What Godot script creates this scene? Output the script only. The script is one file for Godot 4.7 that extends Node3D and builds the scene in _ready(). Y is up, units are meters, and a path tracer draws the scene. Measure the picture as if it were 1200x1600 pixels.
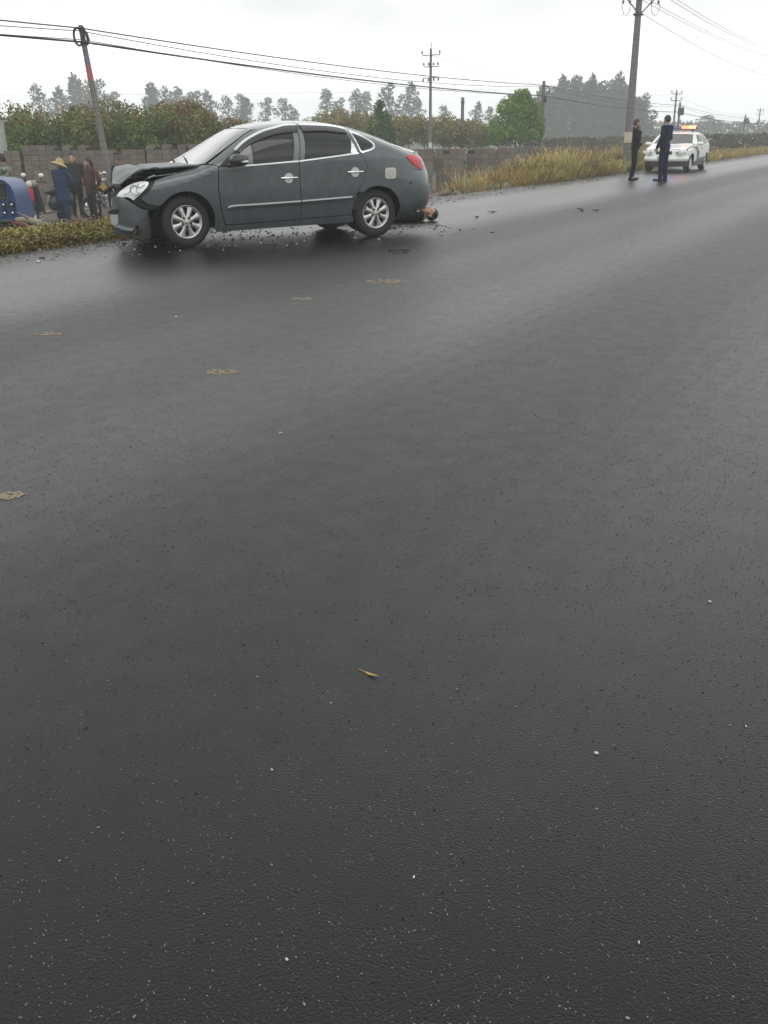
extends Node3D
# A wrecked grey sedan on a wet country road beside a brick yard, with onlookers, two officers and a police car.

const ROAD_DIR := Vector3(0.4766, 0, -0.8791)      # along the road, away from the camera
const ROAD_LEFT := Vector3(-0.8791, 0, -0.4766)    # towards the verge
const ROAD_YAW := 1.0740
var rng := RandomNumberGenerator.new()
var used := {}
var M := {}


# ---------------------------------------------------------------- mesh builder
class MB:
	var v := PackedVector3Array()
	var n := PackedVector3Array()
	var uv := PackedVector2Array()
	var uv2 := PackedVector2Array()
	var c := PackedColorArray()
	var ix := PackedInt32Array()
	var col := Color(1, 1, 1)

	func vert(p: Vector3, nn: Vector3, u := Vector2.ZERO) -> int:
		v.append(p); n.append(nn); uv.append(u); c.append(col)
		return v.size() - 1

	func tri(a: int, b: int, d: int) -> void:
		# clockwise seen from the side the normals point to
		var g := (v[d] - v[a]).cross(v[b] - v[a])
		if g.dot(n[a] + n[b] + n[d]) < 0.0:
			ix.append(a); ix.append(d); ix.append(b)
		else:
			ix.append(a); ix.append(b); ix.append(d)

	func poly(pts: Array, away: Vector3) -> void:
		# one flat face, its normal turned away from the point «away»
		var nn: Vector3 = (pts[1] - pts[0]).cross(pts[2] - pts[0])
		if nn.length() < 1e-12:
			nn = (pts[2] - pts[0]).cross(pts[3 % pts.size()] - pts[0])
		nn = nn.normalized()
		if nn.dot(pts[0] - away) < 0.0:
			nn = -nn
		var b := v.size()
		for p in pts:
			vert(p, nn, Vector2(p.x + p.z, p.y))
		for i in range(1, pts.size() - 1):
			tri(b, b + i, b + i + 1)

	func box(at: Vector3, size: Vector3, basis := Basis(), bevel := 0.0) -> void:
		var h := size * 0.5
		var e := minf(bevel, minf(h.x, minf(h.y, h.z)) * 0.9)
		var S := [-1.0, 1.0]
		var P := func(x: float, y: float, z: float) -> Vector3: return at + basis * Vector3(x, y, z)
		for s in S:
			poly([P.call(s * h.x, -h.y + e, -h.z + e), P.call(s * h.x, h.y - e, -h.z + e), P.call(s * h.x, h.y - e, h.z - e), P.call(s * h.x, -h.y + e, h.z - e)], at)
			poly([P.call(-h.x + e, s * h.y, -h.z + e), P.call(h.x - e, s * h.y, -h.z + e), P.call(h.x - e, s * h.y, h.z - e), P.call(-h.x + e, s * h.y, h.z - e)], at)
			poly([P.call(-h.x + e, -h.y + e, s * h.z), P.call(h.x - e, -h.y + e, s * h.z), P.call(h.x - e, h.y - e, s * h.z), P.call(-h.x + e, h.y - e, s * h.z)], at)
		if e <= 0.0:
			return
		for s in S:
			for t in S:
				poly([P.call(s * h.x, t * (h.y - e), -h.z + e), P.call(s * h.x, t * (h.y - e), h.z - e), P.call(s * (h.x - e), t * h.y, h.z - e), P.call(s * (h.x - e), t * h.y, -h.z + e)], at)
				poly([P.call(s * h.x, -h.y + e, t * (h.z - e)), P.call(s * h.x, h.y - e, t * (h.z - e)), P.call(s * (h.x - e), h.y - e, t * h.z), P.call(s * (h.x - e), -h.y + e, t * h.z)], at)
				poly([P.call(-h.x + e, s * h.y, t * (h.z - e)), P.call(h.x - e, s * h.y, t * (h.z - e)), P.call(h.x - e, s * (h.y - e), t * h.z), P.call(-h.x + e, s * (h.y - e), t * h.z)], at)
				for u in S:
					poly([P.call(s * h.x, t * (h.y - e), u * (h.z - e)), P.call(s * (h.x - e), t * h.y, u * (h.z - e)), P.call(s * (h.x - e), t * (h.y - e), u * h.z)], at)

	func tube(pts: Array, radii, sides := 8, caps := true, flat := 1.0) -> void:
		# a round bar swept along points; radii a number or one per point
		var up := Vector3.UP
		var rows := []
		for i in pts.size():
			var t: Vector3 = (pts[mini(i + 1, pts.size() - 1)] - pts[maxi(i - 1, 0)]).normalized()
			if absf(t.dot(up)) > 0.95:
				up = Vector3.RIGHT if absf(t.x) < 0.9 else Vector3.BACK
			var a := t.cross(up).normalized()
			up = a.cross(t).normalized()
			var r: float = radii if (radii is float or radii is int) else radii[i]
			var row := []
			for k in sides + 1:
				var w := TAU * k / sides
				var d := a * cos(w) + up * sin(w) * flat
				row.append(vert(pts[i] + d * r, d.normalized(), Vector2(float(k) / sides, float(i))))
			rows.append(row)
		for i in pts.size() - 1:
			for k in sides:
				tri(rows[i][k], rows[i][k + 1], rows[i + 1][k + 1])
				tri(rows[i][k], rows[i + 1][k + 1], rows[i + 1][k])
		if caps:
			for e in [0, pts.size() - 1]:
				var ring := []
				for k in sides:
					ring.append(v[rows[e][k]])
				poly(ring, pts[1] if e == 0 else pts[e - 1])

	func lathe(prof: Array, sides: int, xf := Transform3D()) -> void:
		# prof: Vector2(radius, height along the local y axis)
		var rows := []
		for i in prof.size():
			var a: Vector2 = prof[maxi(i - 1, 0)]
			var b: Vector2 = prof[mini(i + 1, prof.size() - 1)]
			var tn := Vector2(b.y - a.y, a.x - b.x).normalized()
			var row := []
			for k in sides + 1:
				var w := TAU * k / sides
				var d := Vector3(cos(w), 0, sin(w))
				row.append(vert(xf * (d * prof[i].x + Vector3.UP * prof[i].y), xf.basis * (d * tn.x + Vector3.UP * tn.y), Vector2(float(k) / sides * 6.0, float(i))))
			rows.append(row)
		for i in prof.size() - 1:
			for k in sides:
				tri(rows[i][k], rows[i][k + 1], rows[i + 1][k + 1])
				tri(rows[i][k], rows[i + 1][k + 1], rows[i + 1][k])

	func ell(at: Vector3, r: Vector3, basis := Basis(), rings := 8, segs := 12, power := 1.0) -> void:
		var rows := []
		for i in rings + 1:
			var ph := PI * i / rings - PI / 2
			var row := []
			for k in segs + 1:
				var w := TAU * k / segs
				var cp := signf(cos(ph)) * pow(absf(cos(ph)), power)
				var d := Vector3(cp * signf(cos(w)) * pow(absf(cos(w)), power), signf(sin(ph)) * pow(absf(sin(ph)), power), cp * signf(sin(w)) * pow(absf(sin(w)), power))
				var nn := Vector3(d.x / r.x, d.y / r.y, d.z / r.z)
				row.append(vert(at + basis * (d * r), (basis * nn).normalized() if nn.length() > 1e-6 else Vector3.UP, Vector2(float(k) / segs, float(i) / rings)))
			rows.append(row)
		for i in rings:
			for k in segs:
				tri(rows[i][k], rows[i][k + 1], rows[i + 1][k + 1])
				tri(rows[i][k], rows[i + 1][k + 1], rows[i + 1][k])

	func grid(nu: int, nv: int, f: Callable, away: Vector3, uvscale := Vector2.ONE) -> void:
		# f(u, v) -> Vector3 for u, v in 0..1; smooth normals turned away from «away»
		var p := PackedVector3Array()
		for j in nv + 1:
			for i in nu + 1:
				p.append(f.call(float(i) / nu, float(j) / nv))
		var b := v.size()
		for j in nv + 1:
			for i in nu + 1:
				var du := p[j * (nu + 1) + mini(i + 1, nu)] - p[j * (nu + 1) + maxi(i - 1, 0)]
				var dv := p[mini(j + 1, nv) * (nu + 1) + i] - p[maxi(j - 1, 0) * (nu + 1) + i]
				var nn := du.cross(dv).normalized()
				var q := p[j * (nu + 1) + i]
				if nn.dot(q - away) < 0.0:
					nn = -nn
				vert(q, nn, Vector2(float(i) / nu, float(j) / nv) * uvscale)
		for j in nv:
			for i in nu:
				var a := b + j * (nu + 1) + i
				tri(a, a + 1, a + nu + 2)
				tri(a, a + nu + 2, a + nu + 1)

	func leaf(p: Vector3, d: Vector3, side: Vector3, length: float, width: float, bend := 0.0) -> void:
		# a pointed leaf of two halves, creased along its middle
		var nn := d.cross(side).normalized()
		var a := vert(p, nn)
		var l := vert(p + d * length * 0.45 + side * width * 0.5 + nn * bend * width, (nn - side * 0.25).normalized())
		var r := vert(p + d * length * 0.45 - side * width * 0.5 + nn * bend * width, (nn + side * 0.25).normalized())
		var t := vert(p + d * length - nn * bend * length * 0.4, nn)
		tri(a, l, t)
		tri(a, t, r)

	func mesh() -> ArrayMesh:
		var a := []
		a.resize(Mesh.ARRAY_MAX)
		a[Mesh.ARRAY_VERTEX] = v
		a[Mesh.ARRAY_NORMAL] = n
		a[Mesh.ARRAY_TEX_UV] = uv
		if uv2.size() == v.size():
			a[Mesh.ARRAY_TEX_UV2] = uv2
		a[Mesh.ARRAY_COLOR] = c
		a[Mesh.ARRAY_INDEX] = ix
		var m := ArrayMesh.new()
		m.add_surface_from_arrays(Mesh.PRIMITIVE_TRIANGLES, a)
		return m


# ---------------------------------------------------------------- scene helpers
func numbered(called: String) -> String:
	if not used.has(called):
		used[called] = 0
		return called
	used[called] += 1
	return "%s_%03d" % [called, used[called]]

func tag(o: Node, label := "", category := "", group := "", kind := "") -> Node:
	if label: o.set_meta("label", label)
	if category: o.set_meta("category", category)
	if group: o.set_meta("group", group)
	if kind: o.set_meta("kind", kind)
	return o

func thing(called: String, label: String, category: String, at := Vector3.ZERO, turn := 0.0, group := "") -> Node3D:
	var o := Node3D.new()
	o.name = numbered(called)
	o.position = at
	o.rotation.y = turn
	add_child(o)
	tag(o, label, category, group)
	return o

func part(called: String, mb, m: Material, parent: Node = null) -> MeshInstance3D:
	var o := MeshInstance3D.new()
	o.mesh = mb.mesh() if mb is MB else mb
	o.material_override = m
	o.name = called if parent else numbered(called)
	(parent if parent else self).add_child(o, true)
	return o

func copy(src: Node3D, at: Vector3, turn: float, label := "", group := "") -> Node3D:
	var o: Node3D = src.duplicate()
	o.name = numbered(String(src.name).rstrip("0123456789").rstrip("_"))
	add_child(o)
	o.position = at
	o.rotation = Vector3(0, turn, 0)
	if label: o.set_meta("label", label)
	if group: o.set_meta("group", group)
	return o

func scatter(called: String, mesh: Mesh, m: Material, places: Array, tints: Array, parent: Node = null) -> MultiMeshInstance3D:
	var mm := MultiMesh.new()
	mm.transform_format = MultiMesh.TRANSFORM_3D
	mm.use_colors = tints.size() > 0
	mm.mesh = mesh
	mm.instance_count = places.size()
	for i in places.size():
		mm.set_instance_transform(i, places[i])
		if tints.size() > 0:
			mm.set_instance_color(i, tints[i])
	var o := MultiMeshInstance3D.new()
	o.multimesh = mm
	o.material_override = m
	o.name = called if parent else numbered(called)
	o.set_meta("kind", "stuff")
	(parent if parent else self).add_child(o, true)
	return o

func road(a: float, b: float, y := 0.0) -> Vector3:
	return ROAD_DIR * a + ROAD_LEFT * b + Vector3.UP * y

func smooth(x: float, a: float, b: float) -> float:
	var t := clampf((x - a) / (b - a), 0.0, 1.0)
	return t * t * (3.0 - 2.0 * t)

func mat(r: float, g: float, b: float, rough := 0.7, metal := 0.0, spec := 0.5) -> StandardMaterial3D:
	var m := StandardMaterial3D.new()
	m.albedo_color = Color(r, g, b).linear_to_srgb()
	m.roughness = rough
	m.metallic = metal
	m.metallic_specular = spec
	return m

func noise_tex(size: int, freq: float, kind: int, seed_: int, ramp: Array = [], octaves := 3, cell := -1, as_normal := 0.0) -> NoiseTexture2D:
	var f := FastNoiseLite.new()
	f.noise_type = kind
	f.seed = seed_
	f.frequency = freq
	f.fractal_octaves = octaves
	if octaves == 1:
		f.fractal_type = FastNoiseLite.FRACTAL_NONE
	if cell >= 0:
		f.cellular_return_type = cell
	var t := NoiseTexture2D.new()
	t.width = size
	t.height = size
	t.seamless = true
	t.seamless_blend_skirt = 0.1
	t.noise = f
	if as_normal > 0.0:
		t.as_normal_map = true
		t.bump_strength = as_normal
	if ramp.size() > 0:
		var g := Gradient.new()
		var off := PackedFloat32Array()
		var cs := PackedColorArray()
		for e in ramp:
			off.append(e[0])
			cs.append(Color(e[1], e[2], e[3]).linear_to_srgb())
		g.offsets = off
		g.colors = cs
		t.color_ramp = g
	return t

func speckle(m: StandardMaterial3D, size: int, freq: float, lo: float, hi: float, scale: float, seed_ := 1, bump := 0.0) -> StandardMaterial3D:
	# uneven tone from world-size noise, the same on every side of the thing
	m.albedo_texture = noise_tex(size, freq, FastNoiseLite.TYPE_SIMPLEX, seed_, [[0.15, lo, lo, lo], [0.5, (lo + hi) / 2, (lo + hi) / 2, (lo + hi) / 2], [0.85, hi, hi, hi]], 4)
	m.uv1_triplanar = true
	m.uv1_scale = Vector3.ONE * scale
	if bump > 0.0:
		m.heightmap_enabled = true
		m.heightmap_texture = noise_tex(size, freq, FastNoiseLite.TYPE_SIMPLEX, seed_, [], 4)
		m.heightmap_scale = bump
	return m

func spline(pts: Array, closed := false, steps := 5) -> PackedVector2Array:
	var out := PackedVector2Array()
	var k := pts.size()
	for i in (k if closed else k - 1):
		var p0: Vector2 = pts[(i - 1 + k) % k] if closed or i > 0 else pts[0]
		var p1: Vector2 = pts[i]
		var p2: Vector2 = pts[(i + 1) % k]
		var p3: Vector2 = pts[(i + 2) % k] if closed or i + 2 < k else pts[k - 1]
		for s in steps:
			out.append(p1.cubic_interpolate(p2, p0, p3, float(s) / steps))
	if not closed:
		out.append(pts[k - 1])
	return out

func V(flat: Array) -> Array:
	var out := []
	for i in range(0, flat.size(), 2):
		out.append(Vector2(flat[i], flat[i + 1]))
	return out

func chain(runs: Array, closed := true) -> PackedVector2Array:
	# runs of points, each smoothed as an open curve, joined with corners between
	var out := PackedVector2Array()
	for r in runs:
		var q: PackedVector2Array = spline(r, false) if r.size() > 2 else PackedVector2Array(r)
		for p in q:
			if out.size() == 0 or out[out.size() - 1].distance_to(p) > 1e-4:
				out.append(p)
	if closed and out.size() > 1 and out[0].distance_to(out[out.size() - 1]) < 1e-4:
		out.remove_at(out.size() - 1)
	return out

func arc(cx: float, cy: float, r: float, a0: float, a1: float, k := 14) -> Array:
	var out := []
	for i in k + 1:
		var w := deg_to_rad(lerpf(a0, a1, float(i) / k))
		out.append(Vector2(cx + r * cos(w), cy + r * sin(w)))
	return out


# ---------------------------------------------------------------- car bodies
class Shell:
	# the skin of a car body: half width at station s and height y, and height over the centre part
	var c := 1.37
	var half := 0.885
	var lf := 2.30
	var lr := 2.37
	var lr_in := 0.17
	var tuck := 0.09
	var m := 2.4
	var k := 3.0
	var yr := []
	var yb := []

	func ev(T: Array, s: float) -> float:
		s = clampf(s, T[0].x, T[-1].x)
		var i := 0
		while i < T.size() - 2 and s > T[i + 1].x:
			i += 1
		var a: Vector2 = T[i]
		var b: Vector2 = T[i + 1]
		var a0: Vector2 = T[maxi(i - 1, 0)]
		var b1: Vector2 = T[mini(i + 2, T.size() - 1)]
		var d := b.x - a.x
		var t := (s - a.x) / d
		var ta := (b.y - a0.y) / (b.x - a0.x)
		var tb := (b1.y - a.y) / (b1.x - a.x)
		return (2 * t * t * t - 3 * t * t + 1) * a.y + (t * t * t - 2 * t * t + t) * d * ta + (3 * t * t - 2 * t * t * t) * b.y + (t * t * t - t * t) * d * tb

	func length_at(y: float, front: bool) -> float:
		return lf if front else lr - lr_in * pow(clampf((y - 0.62) / 0.43, 0, 1), 2)

	func low(y: float) -> float:
		return tuck * pow((0.72 - y) / 0.55, 2) if y < 0.72 else 0.0

	func W(s: float, y: float) -> float:
		var q := minf(absf((s - c) / length_at(y, s < c)), 1.0)
		var w := half * pow(maxf(1e-4, 1.0 - pow(q, 6.0)), 1.0 / 3.0) - low(y)
		var b := ev(yb, s)
		if y > b:
			var r := ev(yr, s)
			w *= pow(maxf(5e-4, 1.0 - pow(minf(1.0, (y - b) / maxf(0.01, r - b)), m)), 1.0 / k)
		return w

	func side(p: Vector2) -> Vector3:
		return Vector3(p.x, p.y, W(p.x, p.y))

	func top(p: Vector2) -> Vector3:
		# p = (s, z)
		var b := ev(yb, p.x)
		var r := ev(yr, p.x)
		var q := minf(absf((p.x - c) / length_at(r, p.x < c)), 1.0)
		var w := half * pow(maxf(1e-4, 1.0 - pow(q, 6.0)), 1.0 / 3.0)
		var f := clampf(absf(p.y) / w, 0.0, 0.995)
		return Vector3(p.x, b + (r - b) * pow(1.0 - pow(f, k), 1.0 / m), p.y)

	func wrap(t: float, y: float, front: bool) -> Vector3:
		# round the nose or the tail: t = +-90 degrees on the flanks, 0 on the centre line
		var L := length_at(y, front)
		var w := half - low(y)
		var s := c + (-L if front else L) * pow(absf(cos(t)), 1.0 / 3.0)
		var z := signf(t) * w * pow(absf(sin(t)), 2.0 / 3.0)
		return Vector3(s, y, z)

	func t_of(s: float, y: float) -> float:
		return acos(clampf(pow(absf((s - c) / length_at(y, s < c)), 3.0), 0.0, 1.0))


func panel(mb: MB, poly: PackedVector2Array, P: Callable, off: float, skirt: float, cell: float, mirror := false) -> void:
	# a sheet of body metal: the outline «poly» cut from the skin P, raised by off, its rim turned in by skirt
	var lo := poly[0]
	var hi := poly[0]
	for q in poly:
		lo = lo.min(q)
		hi = hi.max(q)
	var core := Vector3(1.37, 0.6, 0)
	var at := func(q: Vector2) -> Array:
		var e := 0.004
		var p: Vector3 = P.call(q)
		var nn: Vector3 = (P.call(q + Vector2(e, 0)) - P.call(q - Vector2(e, 0))).cross(P.call(q + Vector2(0, e)) - P.call(q - Vector2(0, e))).normalized()
		if nn.dot(p - Vector3(clampf(p.x, 0.2, 2.6), 0.6, 0)) < 0.0:
			nn = -nn
		if mirror:
			p.z = -p.z
			nn.z = -nn.z
		return [p, nn]
	var nx := int(ceil((hi.x - lo.x) / cell))
	var ny := int(ceil((hi.y - lo.y) / cell))
	for j in ny:
		for i in nx:
			var a := lo + Vector2(i, j) * cell
			var sq := PackedVector2Array([a, a + Vector2(cell, 0), a + Vector2(cell, cell), a + Vector2(0, cell)])
			for piece in Geometry2D.intersect_polygons(sq, poly):
				var base := mb.v.size()
				for q in piece:
					var g: Array = at.call(q)
					mb.vert(g[0] + g[1] * off, g[1], q)
				var t := Geometry2D.triangulate_polygon(piece)
				for h in range(0, t.size(), 3):
					mb.tri(base + t[h], base + t[h + 1], base + t[h + 2])
	if skirt <= 0.0:
		return
	for i in poly.size():
		var a := poly[i]
		var b := poly[(i + 1) % poly.size()]
		var steps := maxi(1, int(ceil(a.distance_to(b) / cell)))
		for h in steps:
			var p: Array = at.call(a.lerp(b, float(h) / steps))
			var q: Array = at.call(a.lerp(b, float(h + 1) / steps))
			var mid := (a + b) * 0.5
			var d := (b - a).orthogonal().normalized() * 0.002
			var outer := mid + d if not Geometry2D.is_point_in_polygon(mid + d, poly) else mid - d
			var og: Array = at.call(outer)
			var mg: Array = at.call(mid)
			var on: Vector3 = (og[0] - mg[0]).normalized()
			var ids := [mb.vert(p[0] + p[1] * off, on), mb.vert(q[0] + q[1] * off, on), mb.vert(q[0] + q[1] * (off - skirt), on), mb.vert(p[0] + p[1] * (off - skirt), on)]
			mb.tri(ids[0], ids[1], ids[2])
			mb.tri(ids[0], ids[2], ids[3])


func inset(poly: PackedVector2Array, d: float) -> PackedVector2Array:
	var r := Geometry2D.offset_polygon(poly, -d, Geometry2D.JOIN_MITER)
	return r[0] if r.size() > 0 else poly


func strip(line: PackedVector2Array, width: float) -> PackedVector2Array:
	return Geometry2D.offset_polyline(line, width * 0.5, Geometry2D.JOIN_ROUND, Geometry2D.END_BUTT)[0]


func both(called: String, poly: PackedVector2Array, P: Callable, off: float, skirt: float, m: Material, parents: Array, cell := 0.05) -> Array:
	# the same panel on the near and the far side
	var out := []
	for s in 2:
		var mb := MB.new()
		panel(mb, poly, P, off, skirt, cell, s == 1)
		out.append(part(called, mb, m, parents[s] if parents.size() > s else parents[0]))
	return out


func near(called: String, poly: PackedVector2Array, P: Callable, off: float, skirt: float, m: Material, parent: Node, cell := 0.03) -> MeshInstance3D:
	var mb := MB.new()
	panel(mb, poly, P, off, skirt, cell)
	return part(called, mb, m, parent)


func wheel(parent: Node3D, at: Vector3, out_sign: float, r: float, rim_r: float, spokes: int, rim_m: Material, turn := 0.0) -> void:
	# > tyre, rim, hub cap and nuts; axis along z
	var xf := Transform3D(Basis(Vector3.UP, turn) * Basis(Vector3.RIGHT, PI / 2 * out_sign), at)
	var mb := MB.new()
	var w := 0.10
	mb.lathe([Vector2(rim_r - 0.005, -w), Vector2(rim_r + 0.03, -w - 0.008), Vector2(r - 0.035, -w), Vector2(r - 0.008, -w + 0.02), Vector2(r, -w + 0.05), Vector2(r, w - 0.05), Vector2(r - 0.008, w - 0.02), Vector2(r - 0.035, w), Vector2(rim_r + 0.045, w + 0.007), Vector2(rim_r + 0.02, w + 0.006), Vector2(rim_r + 0.002, w - 0.004), Vector2(rim_r - 0.004, w - 0.02)], 48, xf)
	for g in 3:
		mb.lathe([Vector2(r + 0.001, -0.045 + g * 0.04), Vector2(r + 0.003, -0.04 + g * 0.04), Vector2(r + 0.003, -0.015 + g * 0.04), Vector2(r + 0.001, -0.01 + g * 0.04)], 48, xf)
	var w3 := Node3D.new()
	w3.name = "wheel"
	parent.add_child(w3, true)
	part("tyre", mb, M.tyre, w3)
	mb = MB.new()
	mb.lathe([Vector2(rim_r - 0.004, -w), Vector2(rim_r - 0.012, w - 0.02), Vector2(rim_r - 0.002, w - 0.002), Vector2(rim_r - 0.012, w + 0.002), Vector2(rim_r - 0.022, w - 0.012), Vector2(rim_r - 0.035, w - 0.03)], 40, xf)
	for k in spokes:
		var a := TAU * (k + 0.5) / spokes
		var rb := Basis(Vector3.UP, a)
		var hw0 := rim_r * 0.15
		var hw1 := rim_r * 0.27
		var f := func(u: float, v: float) -> Vector3:
			var rr := lerpf(rim_r * 0.2, rim_r - 0.012, v)
			var hw := lerpf(hw0, hw1, pow(v, 2.2)) * (1.0 - 0.25 * sin(v * PI))
			var x := (u - 0.5) * 2.0
			return xf * (rb * Vector3(rr, w - 0.028 + 0.016 * (1.0 - pow(absf(x), 3.0)) + 0.014 * (1.0 - v), x * hw))
		mb.grid(6, 6, f, xf * Vector3(0, -1, 0))
	mb.lathe([Vector2(rim_r * 0.34, w - 0.05), Vector2(rim_r * 0.33, w - 0.01), Vector2(rim_r * 0.27, w - 0.002), Vector2(0.001, w - 0.002)], 24, xf)
	part("rim", mb, rim_m, w3)
	mb = MB.new()
	mb.lathe([Vector2(rim_r * 0.14, w - 0.01), Vector2(rim_r * 0.135, w + 0.006), Vector2(rim_r * 0.10, w + 0.011), Vector2(0.001, w + 0.013)], 20, xf)
	part("hub_cap", mb, rim_m, w3)
	mb = MB.new()
	for k in 5:
		var a := TAU * k / 5 + 0.3
		mb.lathe([Vector2(0.018, w - 0.004), Vector2(0.018, w + 0.001), Vector2(0.012, w + 0.0015), Vector2(0.001, w + 0.002)], 10, xf * Transform3D(Basis(), Vector3(cos(a), 0, sin(a)) * rim_r * 0.27))
	tag(part("wheel_nuts", mb, M.black, w3), "", "", "", "stuff")
	mb = MB.new()
	mb.lathe([Vector2(rim_r - 0.012, -w + 0.03), Vector2(0.001, -w + 0.03)], 24, xf)
	mb.lathe([Vector2(rim_r * 0.72, 0.0), Vector2(rim_r * 0.72, 0.02), Vector2(rim_r * 0.3, 0.025)], 24, xf)
	part("brake_disc", mb, M.brake, w3)


func build_sedan() -> void:
	var car := thing("wrecked_sedan", "dark grey four-door sedan with crumpled bonnet and torn front bumper", "car", Vector3(-2.423 - 0.80 * 0.4634, 0, -12.4285 - 0.80 * 0.8862), 0.4818)
	var sh := Shell.new()
	sh.yr = V([-1.0, .68, -.7, .80, -.4, .88, -.1, .945, .2, .985, .37, 1.06, .74, 1.275, .96, 1.39, 1.15, 1.447, 1.4, 1.48, 1.65, 1.49, 2.0, 1.48, 2.3, 1.44, 2.6, 1.375, 2.9, 1.275, 3.1, 1.20, 3.3, 1.145, 3.5, 1.11, 3.6, 1.085, 3.8, 1.05])
	sh.yb = V([-1.0, .58, -.5, .68, 0, .79, .3, .89, .5, .93, 1.5, .96, 2.5, 1.0, 3.2, .98, 3.8, .93])
	var S := sh.side
	var T := sh.top
	var paint: Material = M.grey_paint
	var body := [car, car]
	# --- flanks
	var fender := chain([V([-.44, .681, -.362, .784, -.357, .805]), V([-.357, .805, -.066, .890, .215, .957, .30, .978]), V([.30, .978, .375, .975, .425, .962]), V([.432, .947, .413, .70, .443, .43, .493, .25]), [Vector2(.36, .215)], arc(0, .3125, .362, -14, 143), V([-.34, .515, -.468, .543]), V([-.544, .609, -.44, .681])])
	for e in 2:
		var fm0 := MB.new()
		panel(fm0, inset(fender if e == 0 else Geometry2D.intersect_polygons(fender, PackedVector2Array([Vector2(-.36, .1), Vector2(.7, .1), Vector2(.7, 1.2), Vector2(-.36, 1.2)]))[0], .003), S, 0, .012, .04, e == 1)
		part("front_fender", fm0, paint, car)
	var doors := []
	var front := chain([V([.437, .95, .418, .70, .448, .43, .498, .255]), V([.498, .255, 1.526, .284]), [Vector2(1.506, .992)], V([1.356, .989, .923, .961, .437, .95])])
	doors = both("front_door", inset(front, .003), S, .001, .014, paint, body)
	var rear := chain([[Vector2(1.508, .994), Vector2(1.530, .284)], V([1.53, .284, 2.262, .313]), V([2.262, .313, 2.284, .436, 2.337, .597, 2.421, .736, 2.477, .885, 2.473, .955, 2.384, 1.083]), V([2.384, 1.083, 1.986, 1.042, 1.508, .994])])
	var rdoors := both("rear_door", inset(rear, .003), S, .001, .014, paint, body)
	var quarter := chain([V([2.384, 1.085, 2.473, .955, 2.477, .885, 2.421, .736, 2.337, .597]), arc(2.65, .3125, .352, 128, 62), [Vector2(2.865, .653), Vector2(3.17, .684), Vector2(3.235, .845), Vector2(3.415, .85), Vector2(3.40, 1.02)], V([3.36, 1.068, 3.225, 1.10, 3.023, 1.147, 2.841, 1.22, 2.66, 1.262])])
	var quarters := both("rear_quarter_panel", inset(quarter, .003), S, 0, .012, paint, body)
	var sill := chain([V([.36, .212, .495, .247, 1.528, .279, 2.285, .31]), [Vector2(2.31, .208)], V([2.31, .208, 1.1, .185, .38, .168])])
	both("side_sill", inset(sill, .003), S, -.004, .02, paint, body)
	# --- upper side: pillars and roof frame
	var upper := chain([V([.434, .956, .62, .962, .923, .966, 1.356, .992, 1.986, 1.045, 2.40, 1.088]), V([2.40, 1.088, 2.66, 1.262]), V([2.70, 1.25, 2.56, 1.315, 2.319, 1.400, 2.018, 1.449, 1.671, 1.458, 1.45, 1.445, 1.252, 1.412, .993, 1.355, .746, 1.222, .495, 1.075, .33, .985]), V([.40, .975, .434, .956])])
	both("roof_pillars", upper, S, .002, .01, paint, body, .04)
	# --- glass
	var fwin := chain([V([.69, .968, .73, 1.085, .745, 1.110]), V([.745, 1.113, .843, 1.172, .948, 1.221, 1.166, 1.290, 1.349, 1.325, 1.497, 1.334]), [Vector2(1.422, .996)], V([1.422, .996, .923, .966, .69, .968])])
	var win := both("window", fwin, S, .006, .01, M.glass, doors, .04)
	var rwin := chain([V([1.629, 1.340, 1.911, 1.346, 2.16, 1.328, 2.229, 1.318]), V([2.229, 1.318, 2.265, 1.282, 2.278, 1.233, 2.243, 1.092]), V([2.243, 1.092, 1.986, 1.049, 1.577, 1.014])])
	both("window", rwin, S, .006, .01, M.glass, rdoors, .04)
	both("quarter_window", chain([V([2.336, 1.311, 2.40, 1.285, 2.499, 1.231, 2.57, 1.188, 2.585, 1.168]), V([2.585, 1.165, 2.52, 1.138, 2.436, 1.118, 2.405, 1.118])]), S, .006, .008, M.glass, quarters, .03)
	both("quarter_light_pane", chain([V([.70, .97, .735, 1.085, .76, 1.118]), V([.76, 1.118, .84, 1.165, .903, 1.195]), [Vector2(.889, .972)]]), S, .010, .004, M.daylight_grey_pane, doors, .03)
	both("divider_bar", strip(PackedVector2Array([Vector2(.908, 1.197), Vector2(.894, .972)]), .016), S, .014, .01, M.black, doors, .03)
	# door frames and the B pillar trim
	both("pillar_trim", chain([[Vector2(1.422, .996), Vector2(1.503, .998), Vector2(1.566, 1.338), Vector2(1.500, 1.335)]]), S, .009, .01, M.grey_trim, doors, .03)
	both("pillar_trim", chain([[Vector2(1.511, .999), Vector2(1.577, 1.012), Vector2(1.629, 1.341), Vector2(1.574, 1.339)]]), S, .009, .01, M.grey_trim, rdoors, .03)
	both("pillar_gap", strip(PackedVector2Array([Vector2(1.507, .99), Vector2(1.573, 1.35), Vector2(1.622, 1.45)]), .010), S, .0115, .01, M.black, rdoors, .03)
	both("corner_trim", chain([[Vector2(2.283, 1.235), Vector2(2.338, 1.092), Vector2(2.247, 1.088)]]), S, .009, .008, M.chrome, rdoors, .03)
	# rain visors over the windows and the bright frame lines
	var visor := chain([V([.693, 1.119, .798, 1.189, .898, 1.247, 1.016, 1.299, 1.136, 1.340, 1.31, 1.378, 1.45, 1.404, 1.585, 1.408]), V([1.565, 1.332, 1.349, 1.317, 1.166, 1.282, .948, 1.213, .843, 1.164, .745, 1.100])])
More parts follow.
